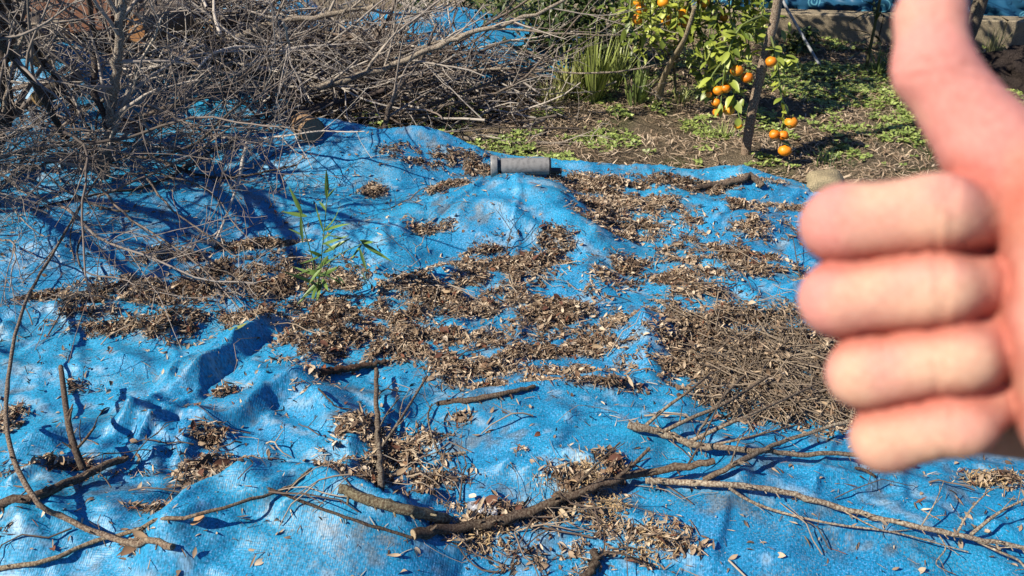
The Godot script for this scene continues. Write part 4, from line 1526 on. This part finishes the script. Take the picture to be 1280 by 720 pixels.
func solid_things() -> void:
	var tan_ := Color(0.52, 0.36, 0.17)
	var brown := Color(0.14, 0.115, 0.095)
	# logs in and before the pile
	var p := on(386, 174, 0.0)
	log_piece("short peeled tan log with a dark cut face before the brush pile", p + Vector3(0, 0.056, 0), Vector3(-0.62, 0.0, -0.78), 0.12, 0.058, Color(0.4, 0.26, 0.15), Color(0.24, 0.18, 0.13))
	log_piece("pale log end turned to the camera in the upper left, larger", air(52, 58, -3.95), Vector3(-0.5, 0.1, -1), 0.34, 0.055, brown, tan_)
	log_piece("log end just above the larger pale one at the upper left", air(46, 36, -4.0), Vector3(-0.5, 0.1, -1), 0.3, 0.042, brown, tan_)
	log_piece("round orange log end high in the pile right of the upright branch", air(199, 27, -4.0), Vector3(0.35, -0.05, -1), 0.36, 0.066, brown, Color(0.36, 0.185, 0.085))
	log_piece("small log end above blue sheet scraps at the left of the pile", air(72, 110, -3.6), Vector3(0.4, 0.15, -1), 0.25, 0.032, brown, tan_)
	log_piece("log with a fresh yellow end near the top by the blue scrap", air(290, 24, -4.6), Vector3(0.8, 0.1, -0.6), 0.25, 0.04, brown, Color(0.55, 0.4, 0.22))
	log_piece("log lying crossways in shadow behind the pale log ends", air(18, 45, -4.1), Vector3(1, 0.1, -0.15), 0.5, 0.06, Color(0.25, 0.22, 0.19), tan_)
	for q in [[85, 8, 0.5, "reddish brown board propped at the top left behind the pile"], [140, 22, 0.36, "short orange-brown board beside the round log end"], [162, 155, 0.14, "small dark red scrap of wood low in the branches"]]:
		var c := air(q[0], q[1], -4.3 if q[1] < 100 else -3.6)
		var bm := Mb.new()
		bm.o = c
		var w: float = q[2]
		var t := Vector3(rng.randf_range(-0.1, 0.1), 1, -0.5).normalized()
		var rr := Vector3(1, rng.randf_range(-0.2, 0.2), 0.1).normalized()
		var nn := rr.cross(t).normalized() * 0.011
		var a := c - rr * w * 0.5 - t * w * 0.28
		var b := c + rr * w * 0.5 - t * w * 0.28
		var u := t * w * 0.5
		var col := Color(0.17, 0.08, 0.05)
		bm.quad(a + nn, a + u + nn, b + u + nn, b + nn, col)
		bm.quad(b - nn, b + u - nn, a + u - nn, a - nn, col)
		bm.quad(a + u + nn, a + u - nn, b + u - nn, b + u + nn, col)
		bm.quad(a - nn, a + nn, b + nn, b - nn, col)
		bm.quad(b + nn, b + u + nn, b + u - nn, b - nn, col)
		bm.quad(a - nn, a + u - nn, a + u + nn, a + nn, col)
		single("weathered_board", bm.mesh(mats.cut), c, q[3], "board")
	# grey pipe with a flanged elbow
	var pc := on(655, 220, 0.0)
	var o := thing("drain_pipe", pc, "short grey plastic drain pipe piece with a wide collar, lying on the sheet", "pipe")
	var ax := Vector3(1, 0.0, -0.04).normalized()
	var r := 0.037
	var grey_ := Color(0.23, 0.23, 0.225)
	var body := Mb.new()
	hollow(body, [-0.098, 0.104, 0.104, 0.094, -0.098], [r, r, r * 0.88, r * 0.86, r * 0.86], ax, Vector3(0, r + 0.004, 0), grey_)
	part(o, "tube", body.mesh(mats.pipe, true))
	var rim := Mb.new()
	hollow(rim, [0.1045, 0.113, 0.113, 0.1045], [r * 0.97, r * 0.97, r * 0.8, r * 0.8], ax, Vector3(0, r + 0.004, 0), Color(0.03, 0.03, 0.032))
	part(o, "seal", rim.mesh(mats.pipe, true))
	var col := Mb.new()
	hollow(col, [-0.142, -0.138, -0.116, -0.112, -0.112, -0.142], [r * 1.12, r * 1.22, r * 1.22, r * 1.1, r * 0.7, r * 0.7], ax, Vector3(0, r * 1.2, 0), grey_ * 1.05)
	part(o, "collar", col.mesh(mats.pipe, true))
	var neck := Mb.new()
	hollow(neck, [-0.112, -0.098], [r * 0.8, r * 0.8], ax, Vector3(0, r + 0.004, 0), Color(0.05, 0.05, 0.05))
	part(o, "neck", neck.mesh(mats.pipe, true))
	var tail := Mb.new()
	tail.o = pc
	tail.tube(PackedVector3Array([pc + ax * 0.11 + Vector3(0, 0.02, 0), pc + ax * 0.16 + Vector3(0, 0.018, 0.0)]), PackedFloat32Array([0.014, 0.014]), 10, Color(0.03, 0.03, 0.03), Color(0.03, 0.03, 0.03))
	part(o, "spigot", tail.mesh(mats.pipe))
	# field stone
	var sp := on(1030, 237)
	var sm := Mb.new()
	sm.o = sp
	sm.ball(sp + Vector3(0, 0.035, 0), Vector3(0.085, 0.055, 0.07), 36, 22, Color(0.42, 0.35, 0.22), soft, 0.28, 9.0)
	single("field_stone", sm.mesh(mats.stone, true), sp, "rounded sandy stone on the rear edge of the sheet beside the fist", "stone")
	# scrap of clear plastic among the leaves
	var cp := on(603, 636, 0.012)
	var cm := Mb.new()
	cm.o = cp
	var n := 14
	for j in n + 1:
		for i in n + 1:
			var u := float(i) / n - 0.5
			var w := float(j) / n - 0.5
			var q := Vector3(u * 0.07, 0.012 * crease(wr3, u * 2.0, w * 2.0) + 0.006, w * 0.04 * (1.0 + u))
			cm.v.append(q)
			cm.n.append(Vector3.UP)
			cm.c.append(Color(0.4, 0.42, 0.46))
	for j in n:
		for i in n:
			var a := j * (n + 1) + i
			cm.ix.append_array([a, a + 1, a + n + 1, a + 1, a + n + 2, a + n + 1])
	single("plastic_scrap", cm.mesh(mats.pipe, true), cp, "small crumpled whitish plastic scrap by the big dark branch", "plastic scrap")


func hollow(mb: Mb, xs: Array, rs: Array, ax: Vector3, at: Vector3, col: Color) -> void:
	# a turned profile round an axis
	var u := ax.cross(Vector3.UP).normalized()
	var w := ax.cross(u)
	var b := mb.v.size()
	var sides := 28
	for i in xs.size():
		for k in sides:
			var a := TAU * k / sides
			mb.v.append(at + ax * xs[i] + (u * cos(a) + w * sin(a)) * rs[i])
			mb.n.append(u * cos(a) + w * sin(a))
			mb.c.append(col)
	for i in xs.size() - 1:
		for k in sides:
			var a := b + i * sides + k
			var e := b + i * sides + (k + 1) % sides
			mb.ix.append_array([a, a + sides, e, e, a + sides, e + sides])


func boughs() -> void:
	var dk := Color(0.095, 0.07, 0.055)
	var md := Color(0.17, 0.13, 0.10)
	var gr := Color(0.33, 0.275, 0.215)
	bough("fallen_branch", "long dark fallen branch with a cut left end across the near middle", "branch", line([517, 668, 1.2, 580, 660, 1.5, 640, 648, 2.5, 700, 625, 3.5, 760, 602, 4, 820, 590, 4.5, 893, 577, 5]), 0.0125, 0.008, dk, md,
		[[line([770, 598, 4, 790, 582, 7, 812, 560, 10]), 0.005, 0.004], [line([712, 616, 3.5, 730, 596, 6, 775, 553, 7]), 0.003, 0.002], [line([860, 581, 5, 880, 545, 9, 915, 470, 12]), 0.003, 0.0015]], true, 14)
	bough("fallen_branch", "mossy grey-green stick lying left of the long dark branch", "branch", line([425, 611, 1.6, 470, 628, 1.8, 515, 640, 1.6, 562, 650, 1.2]), 0.011, 0.013, Color(0.2, 0.175, 0.115), Color(0.24, 0.2, 0.14), [], false, 8)
	bough("fallen_branch", "mottled straight stick pointing away from the camera at the near middle", "branch", line([476, 612, 2.5, 474, 565, 3.5, 472, 520, 4.5, 470, 462, 5]), 0.0085, 0.0065, Color(0.2, 0.17, 0.14), md,
		[[line([476, 560, 3, 500, 525, 6, 534, 470, 9]), 0.0042, 0.0032], [line([474, 535, 4, 485, 515, 6, 500, 497, 7]), 0.0025, 0.0015]], false, 9)
	bough("fallen_branch", "forked branch with a fresh pale cut lying by the twig heap", "branch", line([786, 531, 2.5, 830, 542, 2.5, 868, 556, 2.5, 920, 562, 3, 985, 567, 3, 1060, 568, 3, 1130, 572, 3]), 0.0105, 0.0045, gr, md,
		[[line([808, 531, 3, 835, 508, 6, 860, 490, 9, 890, 465, 10]), 0.005, 0.003], [line([862, 552, 3, 905, 532, 6, 945, 515, 8, 1030, 476, 9]), 0.0065, 0.003], [line([828, 540, 3, 865, 522, 5, 905, 505, 7, 960, 470, 8]), 0.006, 0.004], [line([880, 558, 3, 930, 548, 4, 1000, 530, 5]), 0.004, 0.002]], true, 20)
	bough("fallen_branch", "long pale branch with fine side twigs running to the lower right corner", "branch", line([808, 601, 2, 850, 603, 2.2, 905, 606, 2.5, 980, 616, 2.5, 1060, 638, 2.5, 1150, 660, 2.5, 1230, 676, 3, 1310, 692, 3]), 0.008, 0.005, Color(0.38, 0.32, 0.25), Color(0.36, 0.3, 0.24),
		[[line([912, 610, 2.5, 935, 625, 2, 975, 640, 1.5, 1040, 655, 1.5, 1120, 666, 1.5, 1210, 690, 1.5]), 0.0045, 0.0015], [line([1196, 667, 3, 1214, 636, 6, 1238, 612, 9]), 0.003, 0.0015], [line([1214, 668, 3, 1250, 640, 6, 1300, 616, 8]), 0.0045, 0.002], [line([1208, 670, 3, 1250, 690, 3, 1275, 702, 2, 1290, 725, 2]), 0.004, 0.002], [line([1150, 660, 3, 1168, 630, 5, 1180, 601, 6]), 0.002, 0.001], [line([1050, 636, 2, 1085, 655, 1.5, 1110, 664, 1, 1150, 660, 1]), 0.002, 0.001], [line([1170, 664, 2, 1182, 685, 2, 1170, 705, 2, 1195, 718, 1]), 0.002, 0.001]], true, 30)
	bough("fallen_branch", "grey rod-like branch slanting up right beside the pale forked ends", "branch", line([880, 600, 1.5, 920, 580, 3, 960, 560, 4, 1000, 545, 5, 1060, 527, 6]), 0.007, 0.0045, md, gr, [[line([912, 584, 3, 922, 555, 6, 926, 548, 7]), 0.0025, 0.0015]], false, 10)
	bough("fallen_branch", "thick dark branch with a broken stub in the near left corner", "branch", line([-30, 638, 1.5, 40, 622, 1.5, 100, 597, 2, 162, 571, 3]), 0.012, 0.009, dk, md,
		[[line([104, 586, 3, 92, 555, 7, 84, 520, 10, 76, 458, 12]), 0.009, 0.0065], [line([97, 560, 7, 106, 550, 10, 119, 533, 12]), 0.004, 0.003], [line([86, 490, 10, 100, 485, 11, 108, 480, 11]), 0.003, 0.002]], false, 10)
	bough("fallen_branch", "thin straw-coloured stem lying across the near left litter", "branch", line([-30, 716, 1, 60, 700, 1.5, 130, 674, 1.5, 230, 648, 2, 330, 620, 2.5, 420, 590, 2.5]), 0.006, 0.003, Color(0.3, 0.24, 0.17), md, [], false, 5)
	bough("fallen_branch", "dark slim stem running over the lumpy fold to the long branch", "branch", line([335, 610, 1, 390, 632, 1, 450, 653, 1.2, 515, 672, 1.0]), 0.003, 0.0035, dk, dk, [], false, 4)
	bough("fallen_branch", "dark rotten stick half buried in leaves in the middle of the sheet", "branch", line([548, 506, 0.3, 590, 500, 0.8, 630, 492, 0.8, 668, 484, 0.6]), 0.0085, 0.006, dk, md, [], false, 6)
	bough("fallen_branch", "reddish broken stick among leaves left of the mottled stick", "branch", line([400, 466, 1, 430, 462, 1.5, 460, 457, 1.5, 482, 452, 1.2]), 0.012, 0.007, Color(0.13, 0.06, 0.035), dk, [], false, 4)
	bough("fallen_branch", "bent dark stick like a pick head at the rear right of the sheet", "branch", line([868, 236, 1.5, 895, 231, 2, 925, 226, 2.5, 938, 220, 3, 952, 230, 1.5]), 0.013, 0.014, dk, Color(0.2, 0.16, 0.13), [], false, 3)
	bough("fallen_branch", "small crooked stick with a hook standing on bare blue sheet", "branch", line([582, 566, 0.6, 555, 568, 1, 546, 566, 1.5]), 0.004, 0.003, gr, dk, [[line([548, 566, 1, 540, 545, 3, 535, 520, 5, 540, 505, 6]), 0.0035, 0.002]], false, 3)
	bough("fallen_branch", "dark curved stick at the bottom edge right of the dark branch", "branch", line([720, 735, 1, 745, 705, 2, 740, 690, 2]), 0.010, 0.008, dk, dk, [[line([742, 700, 2, 765, 690, 3, 800, 700, 3]), 0.003, 0.002]], false, 3)
	bough("fallen_branch", "slim dark stem leaning from the leaves towards the right twig heap", "branch", line([930, 470, 5, 905, 495, 6, 880, 530, 4, 864, 556, 3]), 0.004, 0.003, md, gr, [], false, 4)
	bough("fallen_branch", "thin dark branched twig upright on the blue mound", "branch", line([633, 318, 0.3, 636, 300, 3, 640, 285, 6, 655, 270, 8]), 0.002, 0.001, dk, dk, [[line([636, 310, 1, 655, 303, 2, 670, 292, 3]), 0.0018, 0.001], [line([640, 290, 5, 630, 275, 7, 620, 262, 8]), 0.0015, 0.001]], false, 0)
	bough("fallen_branch", "short dark twig below the little finger on the sheet", "branch", line([1070, 585, 0.6, 1082, 590, 1, 1095, 597, 0.5]), 0.004, 0.003, dk, dk, [[line([1083, 590, 1, 1092, 586, 2]), 0.002, 0.001]], false, 1)
	bough("fallen_branch", "thin twig crossing the centre fold from the hollow leaves", "branch", line([398, 486, 1, 412, 500, 2, 420, 508, 1, 440, 512, 0.8]), 0.003, 0.0015, dk, md, [], false, 2)
	# the rest of the twigs that lie about, alike and uncountably mixed
	for i in 210:
		var c := Vector2(rng.randf_range(-20, 1300), rng.randf_range(240, 725))
		if i % 3 != 0:
			var f: Array = [[960, 470, 90, 60], [560, 390, 120, 50], [260, 590, 130, 50], [700, 660, 110, 50], [470, 590, 70, 40], [250, 370, 170, 45], [930, 400, 80, 50]][i % 7]
			c = Vector2(f[0] + rng.randfn() * f[2] * 0.7, f[1] + rng.randfn() * f[3] * 0.7)
		if c.y < 235 or c.y > 730 or (c.x > 180 and c.x < 560 and c.y > 625):
			continue
		var a := on(c.x, c.y, 0.012)
		var yaw := rng.randfn() * 0.9 + (PI if rng.randf() < 0.5 else 0.0)
		var l := rng.randf_range(0.06, 0.24)
		var p := PackedVector3Array()
		var h := rng.randf_range(0.002, 0.03)
		for k in 6:
			var q := a + Vector3(cos(yaw), 0, sin(yaw)) * l * (k / 5.0)
			yaw += rng.randfn() * 0.12
			q.y = top(q.x, q.z) + 0.006 + 0.02 * litter(q.x, q.z) + h * sin(k / 5.0 * PI) 
			p.append(q)
		var mb := Mb.new()
		mb.o = a
		var pick := rng.randi() % 5
		var col: Color = [dk, dk, md, gr, Color(0.28, 0.22, 0.16)][pick]
		var look: String = ["dark brown", "dark brown", "mid-brown", "grey", "tan"][pick]
		var r := rng.randf_range(0.0008, 0.0028)
		mb.tube(p, tapered(6, r, r * 0.6), 5, col, col, true, 0.1, rng)
		if rng.randf() < 0.5:
			grow(mb, p[2], p[3] - p[2] + Vector3(rng.randf_range(-1, 1), 0.4, rng.randf_range(-1, 1)) * 0.04, l * 0.4, r * 0.6, 1, 0.07, 0, 1.5, col, col)
		single("fallen_twig", mb.mesh(mats.twig), a, "thin " + look + " dry twig lying loose on the blue tarpaulin", "twig", "loose " + look + " twigs on the tarpaulin")
	# thick mat of twigs at the right, under the fist
	var xf: Array = []
	var cs: Array = []
	var tm := Mb.new()
	grow(tm, Vector3(-0.08, 0, 0), Vector3(1, 0, 0), 0.17, 0.0022, 1, 0.1, 0.0, 1.2, Color(1, 1, 1), Color(1, 1, 1))
	while xf.size() < 560:
		var q := flat(965 + rng.randfn() * 60, 465 + rng.randfn() * 46)
		var d := litter(q.x, q.z)
		if d < 0.25:
			continue
		q.y = top(q.x, q.z) + 0.01 + rng.randf() * 0.055 * d
		var k := rng.randf_range(0.5, 1.3)
		xf.append(Transform3D(Basis(Vector3.UP, rng.randf() * TAU) * Basis(Vector3.BACK, rng.randfn() * 0.2) * Basis.from_scale(Vector3(k, k, k)), q))
		cs.append(Color(0.07, 0.05, 0.038).lerp(Color(0.3, 0.24, 0.175), pow(rng.randf(), 0.85)))
	many("twig_mat", tm.mesh(mats.twig), xf, cs, "mat of fine dry twigs heaped on the sheet beside the fist", "twigs")


func bamboo() -> void:
	var b := on(396, 376, 0.0)
	var o := thing("bamboo_seedling", b, "young bamboo seedling with narrow green leaves growing through the leaf litter", "plant")
	var z := b.z
	var stems := [[396, 376, 400, 340, 405, 290, 410, 238], [397, 372, 392, 330, 380, 285, 374, 262], [398, 370, 412, 330, 430, 315, 452, 305], [396, 372, 398, 350, 402, 335, 404, 325]]
	for s in stems:
		var p := PackedVector3Array()
		for i in range(0, 8, 2):
			p.append(air(s[i], s[i + 1], z + 0.01 * i))
		var mb := Mb.new()
		mb.o = b
		var sp := smooth_line(p, 4)
		mb.tube(sp, tapered(sp.size(), 0.0022, 0.0012), 6, Color(0.1, 0.14, 0.04), Color(0.12, 0.17, 0.05))
		part(o, "stem", mb.mesh(mats.twig))
	for i in 16:
		var st: Array = stems[i % 4]
		var f := rng.randf_range(0.25, 0.95)
		var q := air(lerpf(st[0], st[6], f), lerpf(st[1], st[7], f), z + 0.06 * f)
		var lf := Mb.new()
		lf.o = b
		leafy(lf, q, Vector3(rng.randf_range(-1, 1), rng.randf_range(-0.7, 0.3), rng.randf_range(-0.5, 0.9)), rng.randf_range(0.06, 0.11), 0.011, Color(0.06, 0.12, 0.025), Color(0.14, 0.22, 0.05), 6)
		part(o, "leaf", lf.mesh(mats.green))
	for q in [[408, 248, 409, 214], [408, 246, 419, 236], [408, 246, 411, 228], [378, 268, 364, 238], [384, 270, 358, 266], [404, 288, 432, 262], [404, 290, 394, 262], [405, 288, 428, 278], [402, 300, 416, 288], [403, 305, 430, 296], [402, 318, 380, 330], [404, 316, 432, 300], [402, 320, 386, 312], [403, 330, 418, 324], [400, 345, 422, 334], [399, 345, 386, 336], [452, 305, 439, 322], [452, 303, 484, 324], [450, 300, 470, 306], [398, 356, 364, 340], [398, 352, 375, 376], [396, 352, 386, 388], [400, 350, 398, 372], [402, 348, 410, 362], [455, 342, 472, 368], [452, 338, 462, 358], [410, 320, 396, 340]]:
		var a := air(q[0], q[1], z + rng.randf_range(-0.02, 0.05))
		var e := air(q[2], q[3], z + rng.randf_range(-0.04, 0.10))
		var lf := Mb.new()
		lf.o = b
		var d := e - a
		var zz := d.normalized()
		var x := zz.cross(Vector3(rng.randf_range(-0.8, 0.8), 1, rng.randf_range(0.2, 1.2)).normalized()).normalized()
		lf.leaf(Transform3D(Basis(x, zz.cross(x), zz), a), d.length() * 1.2, 0.0145, rng.randf_range(-0.5, 0.3), 0.25, Color(0.08, 0.15, 0.03), Color(0.15, 0.24, 0.05), 7, 0.65)
		part(o, "leaf", lf.mesh(mats.green))


func loose_litter() -> void:
	var cols := [Color(0.058, 0.036, 0.025), Color(0.115, 0.075, 0.05), Color(0.185, 0.125, 0.083), Color(0.27, 0.195, 0.13), Color(0.38, 0.29, 0.2), Color(0.54, 0.44, 0.325), Color(0.17, 0.065, 0.035)]
	var shapes := []
	for i in 8:
		var mb := Mb.new()
		var l: float = [0.036, 0.034, 0.03, 0.04, 0.036, 0.03, 0.03, 0.05][i]
		var w: float = [0.007, 0.009, 0.012, 0.0055, 0.0085, 0.011, 0.017, 0.004][i]
		mb.leaf(Transform3D(Basis.IDENTITY, Vector3(0, 0, -l * 0.5)), l, w, [0.5, -0.6, 1.2, 0.2, -1.2, 0.8, -0.9, 0.1][i], [0.5, 0.7, 0.3, 0.9, 0.6, 0.9, 0.4, 0.8][i], Color(1, 1, 1), Color(0.8, 0.8, 0.8), 5, [0.8, 0.6, 1.0, 0.7, 0.9, 0.7, 0.9, 0.5][i])
		shapes.append(mb.mesh(mats.dry))
	var stick := Mb.new()
	stick.tube(PackedVector3Array([Vector3(0, 0, -0.025), Vector3(0.001, 0.001, 0), Vector3(0, 0, 0.025)]), PackedFloat32Array([0.0016, 0.0014, 0.001]), 4, Color(1, 1, 1), Color(1, 1, 1))
	shapes.append(stick.mesh(mats.dry))
	var lists := []
	var tints := []
	for i in 9:
		lists.append([])
		tints.append([])
	# on the sheet, thick in the hollows, thin elsewhere
	var made := 0
	var tries := 0
	while made < 62000 and tries < 1200000:
		tries += 1
		var x := rng.randf_range(-2.5, 2.3)
		var z := rng.randf_range(-4.0, -0.95)
		if absf(x) > 0.75 * -z + 0.5 or z < far_edge(x):
			continue
		var d := litter(x, z)
		if rng.randf() > pow(d, 1.5) * 0.8 + 0.008 + (0.06 if d > 0.02 else 0.0):
			continue
		var p := Vector3(x, top(x, z) + 0.003 + rng.randf() * 0.026 * d, z)
		var k := rng.randf_range(0.32, 0.92) * (1.3 if rng.randf() < 0.08 else 1.0)
		var flatness := rng.randfn() * 0.45
		var xf := Transform3D(Basis(Vector3.UP, rng.randf() * TAU) * Basis(Vector3.RIGHT, rng.randfn() * 0.35) * Basis(Vector3.BACK, flatness) * Basis.from_scale(Vector3(k, k, k)), p)
		var s := rng.randi() % 9
		lists[s].append(xf)
		var tone := clampf(2.9 + rng.randfn() * 1.6 + 0.9 * soft.get_noise_2d(x * 3.0, z * 3.0 + 9.0), 0.0, 5.99)
		var c: Color = cols[int(tone)].lerp(cols[mini(int(tone) + 1, 5)], tone - int(tone))
		if rng.randf() < 0.05:
			c = cols[6]
		tints[s].append(c)
		made += 1
	# dead leaves and straw on the soil behind
	for i in 42000:
		var x := rng.randf_range(-1.2, 3.6)
		var z := rng.randf_range(-5.9, -3.0)
		if z > far_edge(x) - 0.01 or soft.get_noise_2d(x * 2.0 + 5.0, z * 2.0) < rng.randf_range(-0.9, 0.3):
			continue
		var k := rng.randf_range(0.5, 1.3)
		var s: int = [0, 3, 7, 8, 1, 4][rng.randi() % 6]
		lists[s].append(Transform3D(Basis(Vector3.UP, rng.randf() * TAU) * Basis(Vector3.RIGHT, rng.randfn() * 0.3) * Basis.from_scale(Vector3(k, k, k * 1.3)), Vector3(x, soil(x, z) + 0.004 + rng.randf() * 0.012, z)))
		tints[s].append(cols[rng.randi_range(2, 5)].lerp(cols[rng.randi_range(3, 5)], rng.randf()))
	# crumbs round every drift of leaves
	var crumbs := 0
	while crumbs < 9000:
		var x := rng.randf_range(-2.3, 2.2)
		var z := rng.randf_range(-3.9, -1.0)
		if absf(x) > 0.72 * -z + 0.4 or z < far_edge(x) or rng.randf() > heap(x, z) * 0.9 + 0.05:
			continue
		var k := rng.randf_range(0.12, 0.42)
		var s := rng.randi() % 9
		lists[s].append(Transform3D(Basis(Vector3.UP, rng.randf() * TAU) * Basis(Vector3.RIGHT, rng.randfn() * 0.4) * Basis.from_scale(Vector3(k, k, k)), Vector3(x, top(x, z) + 0.003 + rng.randf() * 0.004, z)))
		tints[s].append(cols[rng.randi_range(0, 4)].lerp(cols[rng.randi_range(1, 5)], rng.randf()))
		crumbs += 1
	# leaves caught on the heap of twigs
	var caught := 0
	while caught < 1500:
		var p := flat(955 + rng.randfn() * 60, 450 + rng.randfn() * 45)
		var d := litter(p.x, p.z)
		if d < 0.2:
			continue
		p.y = top(p.x, p.z) + 0.015 + rng.randf() * 0.06 * d
		var k := rng.randf_range(0.5, 1.1)
		var s := rng.randi() % 8
		lists[s].append(Transform3D(Basis(Vector3.UP, rng.randf() * TAU) * Basis(Vector3.RIGHT, rng.randfn() * 0.5) * Basis(Vector3.BACK, rng.randfn() * 0.5) * Basis.from_scale(Vector3(k, k, k)), p))
		tints[s].append(cols[rng.randi_range(1, 4)].lerp(cols[rng.randi_range(2, 5)], rng.randf()))
		caught += 1
	# pale sawdust-like chips
	for q in [[592, 682, 30, 12], [735, 645, 24, 20], [740, 620, 22, 8], [812, 700, 22, 12], [1240, 602, 25, 6], [760, 655, 12, 10]]:
		for i in 240:
			var p := flat(q[0] + rng.randfn() * q[2] * 0.9, q[1] + rng.randfn() * q[3] * 0.9)
			p.y = top(p.x, p.z) + 0.004 + rng.randf() * 0.012
			var k := rng.randf_range(0.2, 0.6)
			var s: int = [0, 1, 3, 7][rng.randi() % 4]
			lists[s].append(Transform3D(Basis(Vector3.UP, rng.randf() * TAU) * Basis(Vector3.RIGHT, rng.randfn() * 0.5) * Basis.from_scale(Vector3(k, k, k)), p))
			tints[s].append(Color(0.5, 0.37, 0.2).lerp(Color(0.38, 0.27, 0.15), rng.randf()))
	var o := thing("leaf_litter", Vector3.ZERO, "masses of small dry brown leaves and chips gathered in the folds", "leaf litter")
	o.set_meta("kind", "stuff")
	for i in 9:
		many("dry_leaves" if i < 8 else "stem_bits", shapes[i], lists[i], tints[i], "", "", o)
	# the larger leaves, one by one
	var big := []
	for i in 6:
		var c: Color = [Color(0.3, 0.22, 0.14), Color(0.17, 0.1, 0.06), Color(0.4, 0.32, 0.22), Color(0.13, 0.06, 0.04), Color(0.24, 0.17, 0.11), Color(0.34, 0.24, 0.14)][i]
		var mb := Mb.new()
		mb.leaf(Transform3D(Basis.IDENTITY, Vector3(0, 0, -0.025)), 0.05, [0.018, 0.026, 0.014, 0.03, 0.02, 0.012][i], [0.9, -1.1, 0.7, -0.6, 1.3, -0.8][i], [0.45, 0.35, 0.6, 0.3, 0.7, 0.8][i], c, c * 0.8, 7, 0.8)
		mb.tube(PackedVector3Array([Vector3(0, 0, -0.025), Vector3(0.001, 0.001, -0.036)]), PackedFloat32Array([0.0009, 0.0007]), 4, c, c)
		big.append(mb.mesh(mats.dry))
	var n := 0
	while n < 280:
		var c := Vector2(rng.randf_range(-10, 1290), rng.randf_range(300, 720))
		var p := flat(c.x, c.y)
		var d := litter(p.x, p.z)
		if rng.randf() > d * 0.8 + 0.004:
			continue
		p.y = top(p.x, p.z) + 0.006 + 0.026 * d
		var which := rng.randi() % 6
		var look: String = ["tan", "dark brown", "pale buff", "broad reddish-brown", "mid-brown", "narrow light brown"][which]
		var o2 := single("dry_leaf", big[which], p, "curled " + look + " dry leaf lying on the leaf litter of the tarpaulin", "leaf", look + " dry leaves on the tarpaulin")
		var k := rng.randf_range(0.5, 0.95)
		o2.basis = Basis(Vector3.UP, rng.randf() * TAU) * Basis(Vector3.RIGHT, rng.randfn() * 0.35) * Basis(Vector3.BACK, rng.randfn() * 0.5) * Basis.from_scale(Vector3(k, k, k))
		n += 1
	# a few leaves that stand out
	for q in [[262, 582, 0.075, 0.055, Color(0.045, 0.035, 0.03), "big dark upright dead leaf in the left litter hollow", 0.9], [248, 610, 0.06, 0.04, Color(0.13, 0.05, 0.03), "dark red-brown curled leaf below the big dark leaf", 0.2], [250, 652, 0.045, 0.03, Color(0.36, 0.22, 0.12), "orange-tan leaf under the dark red-brown leaf", 0.1], [272, 600, 0.05, 0.035, Color(0.17, 0.12, 0.09), "brown leaf leaning against the big dark upright leaf", 0.6],
			[300, 408, 0.08, 0.022, Color(0.17, 0.2, 0.06), "green narrow leaf lying on the litter near the long fold", 0.05], [408, 462, 0.04, 0.03, Color(0.2, 0.07, 0.035), "rusty red leaf beside the reddish broken stick", 0.5], [420, 556, 0.04, 0.016, Color(0.6, 0.52, 0.42), "whitish curled leaf left of the mottled stick", 0.4], [592, 622, 0.03, 0.018, Color(0.6, 0.52, 0.42), "pale buff leaf beside the plastic scrap", 0.1]]:
		var mb := Mb.new()
		mb.leaf(Transform3D(Basis.IDENTITY, Vector3(0, 0, -q[2] * 0.5)), q[2], q[3], 0.9, 0.35, q[4], q[4] * 0.85, 8, 0.8)
		var p := on(q[0], q[1], 0.012 + q[2] * 0.3 * q[6])
		var o3 := single("dead_leaf", mb.mesh(mats.dry), p, q[5], "leaf")
		o3.basis = Basis(Vector3.UP, 1.1 + rng.randf_range(-0.5, 0.5)) * Basis(Vector3.BACK, q[6] * 1.1) * Basis(Vector3.RIGHT, -q[6])
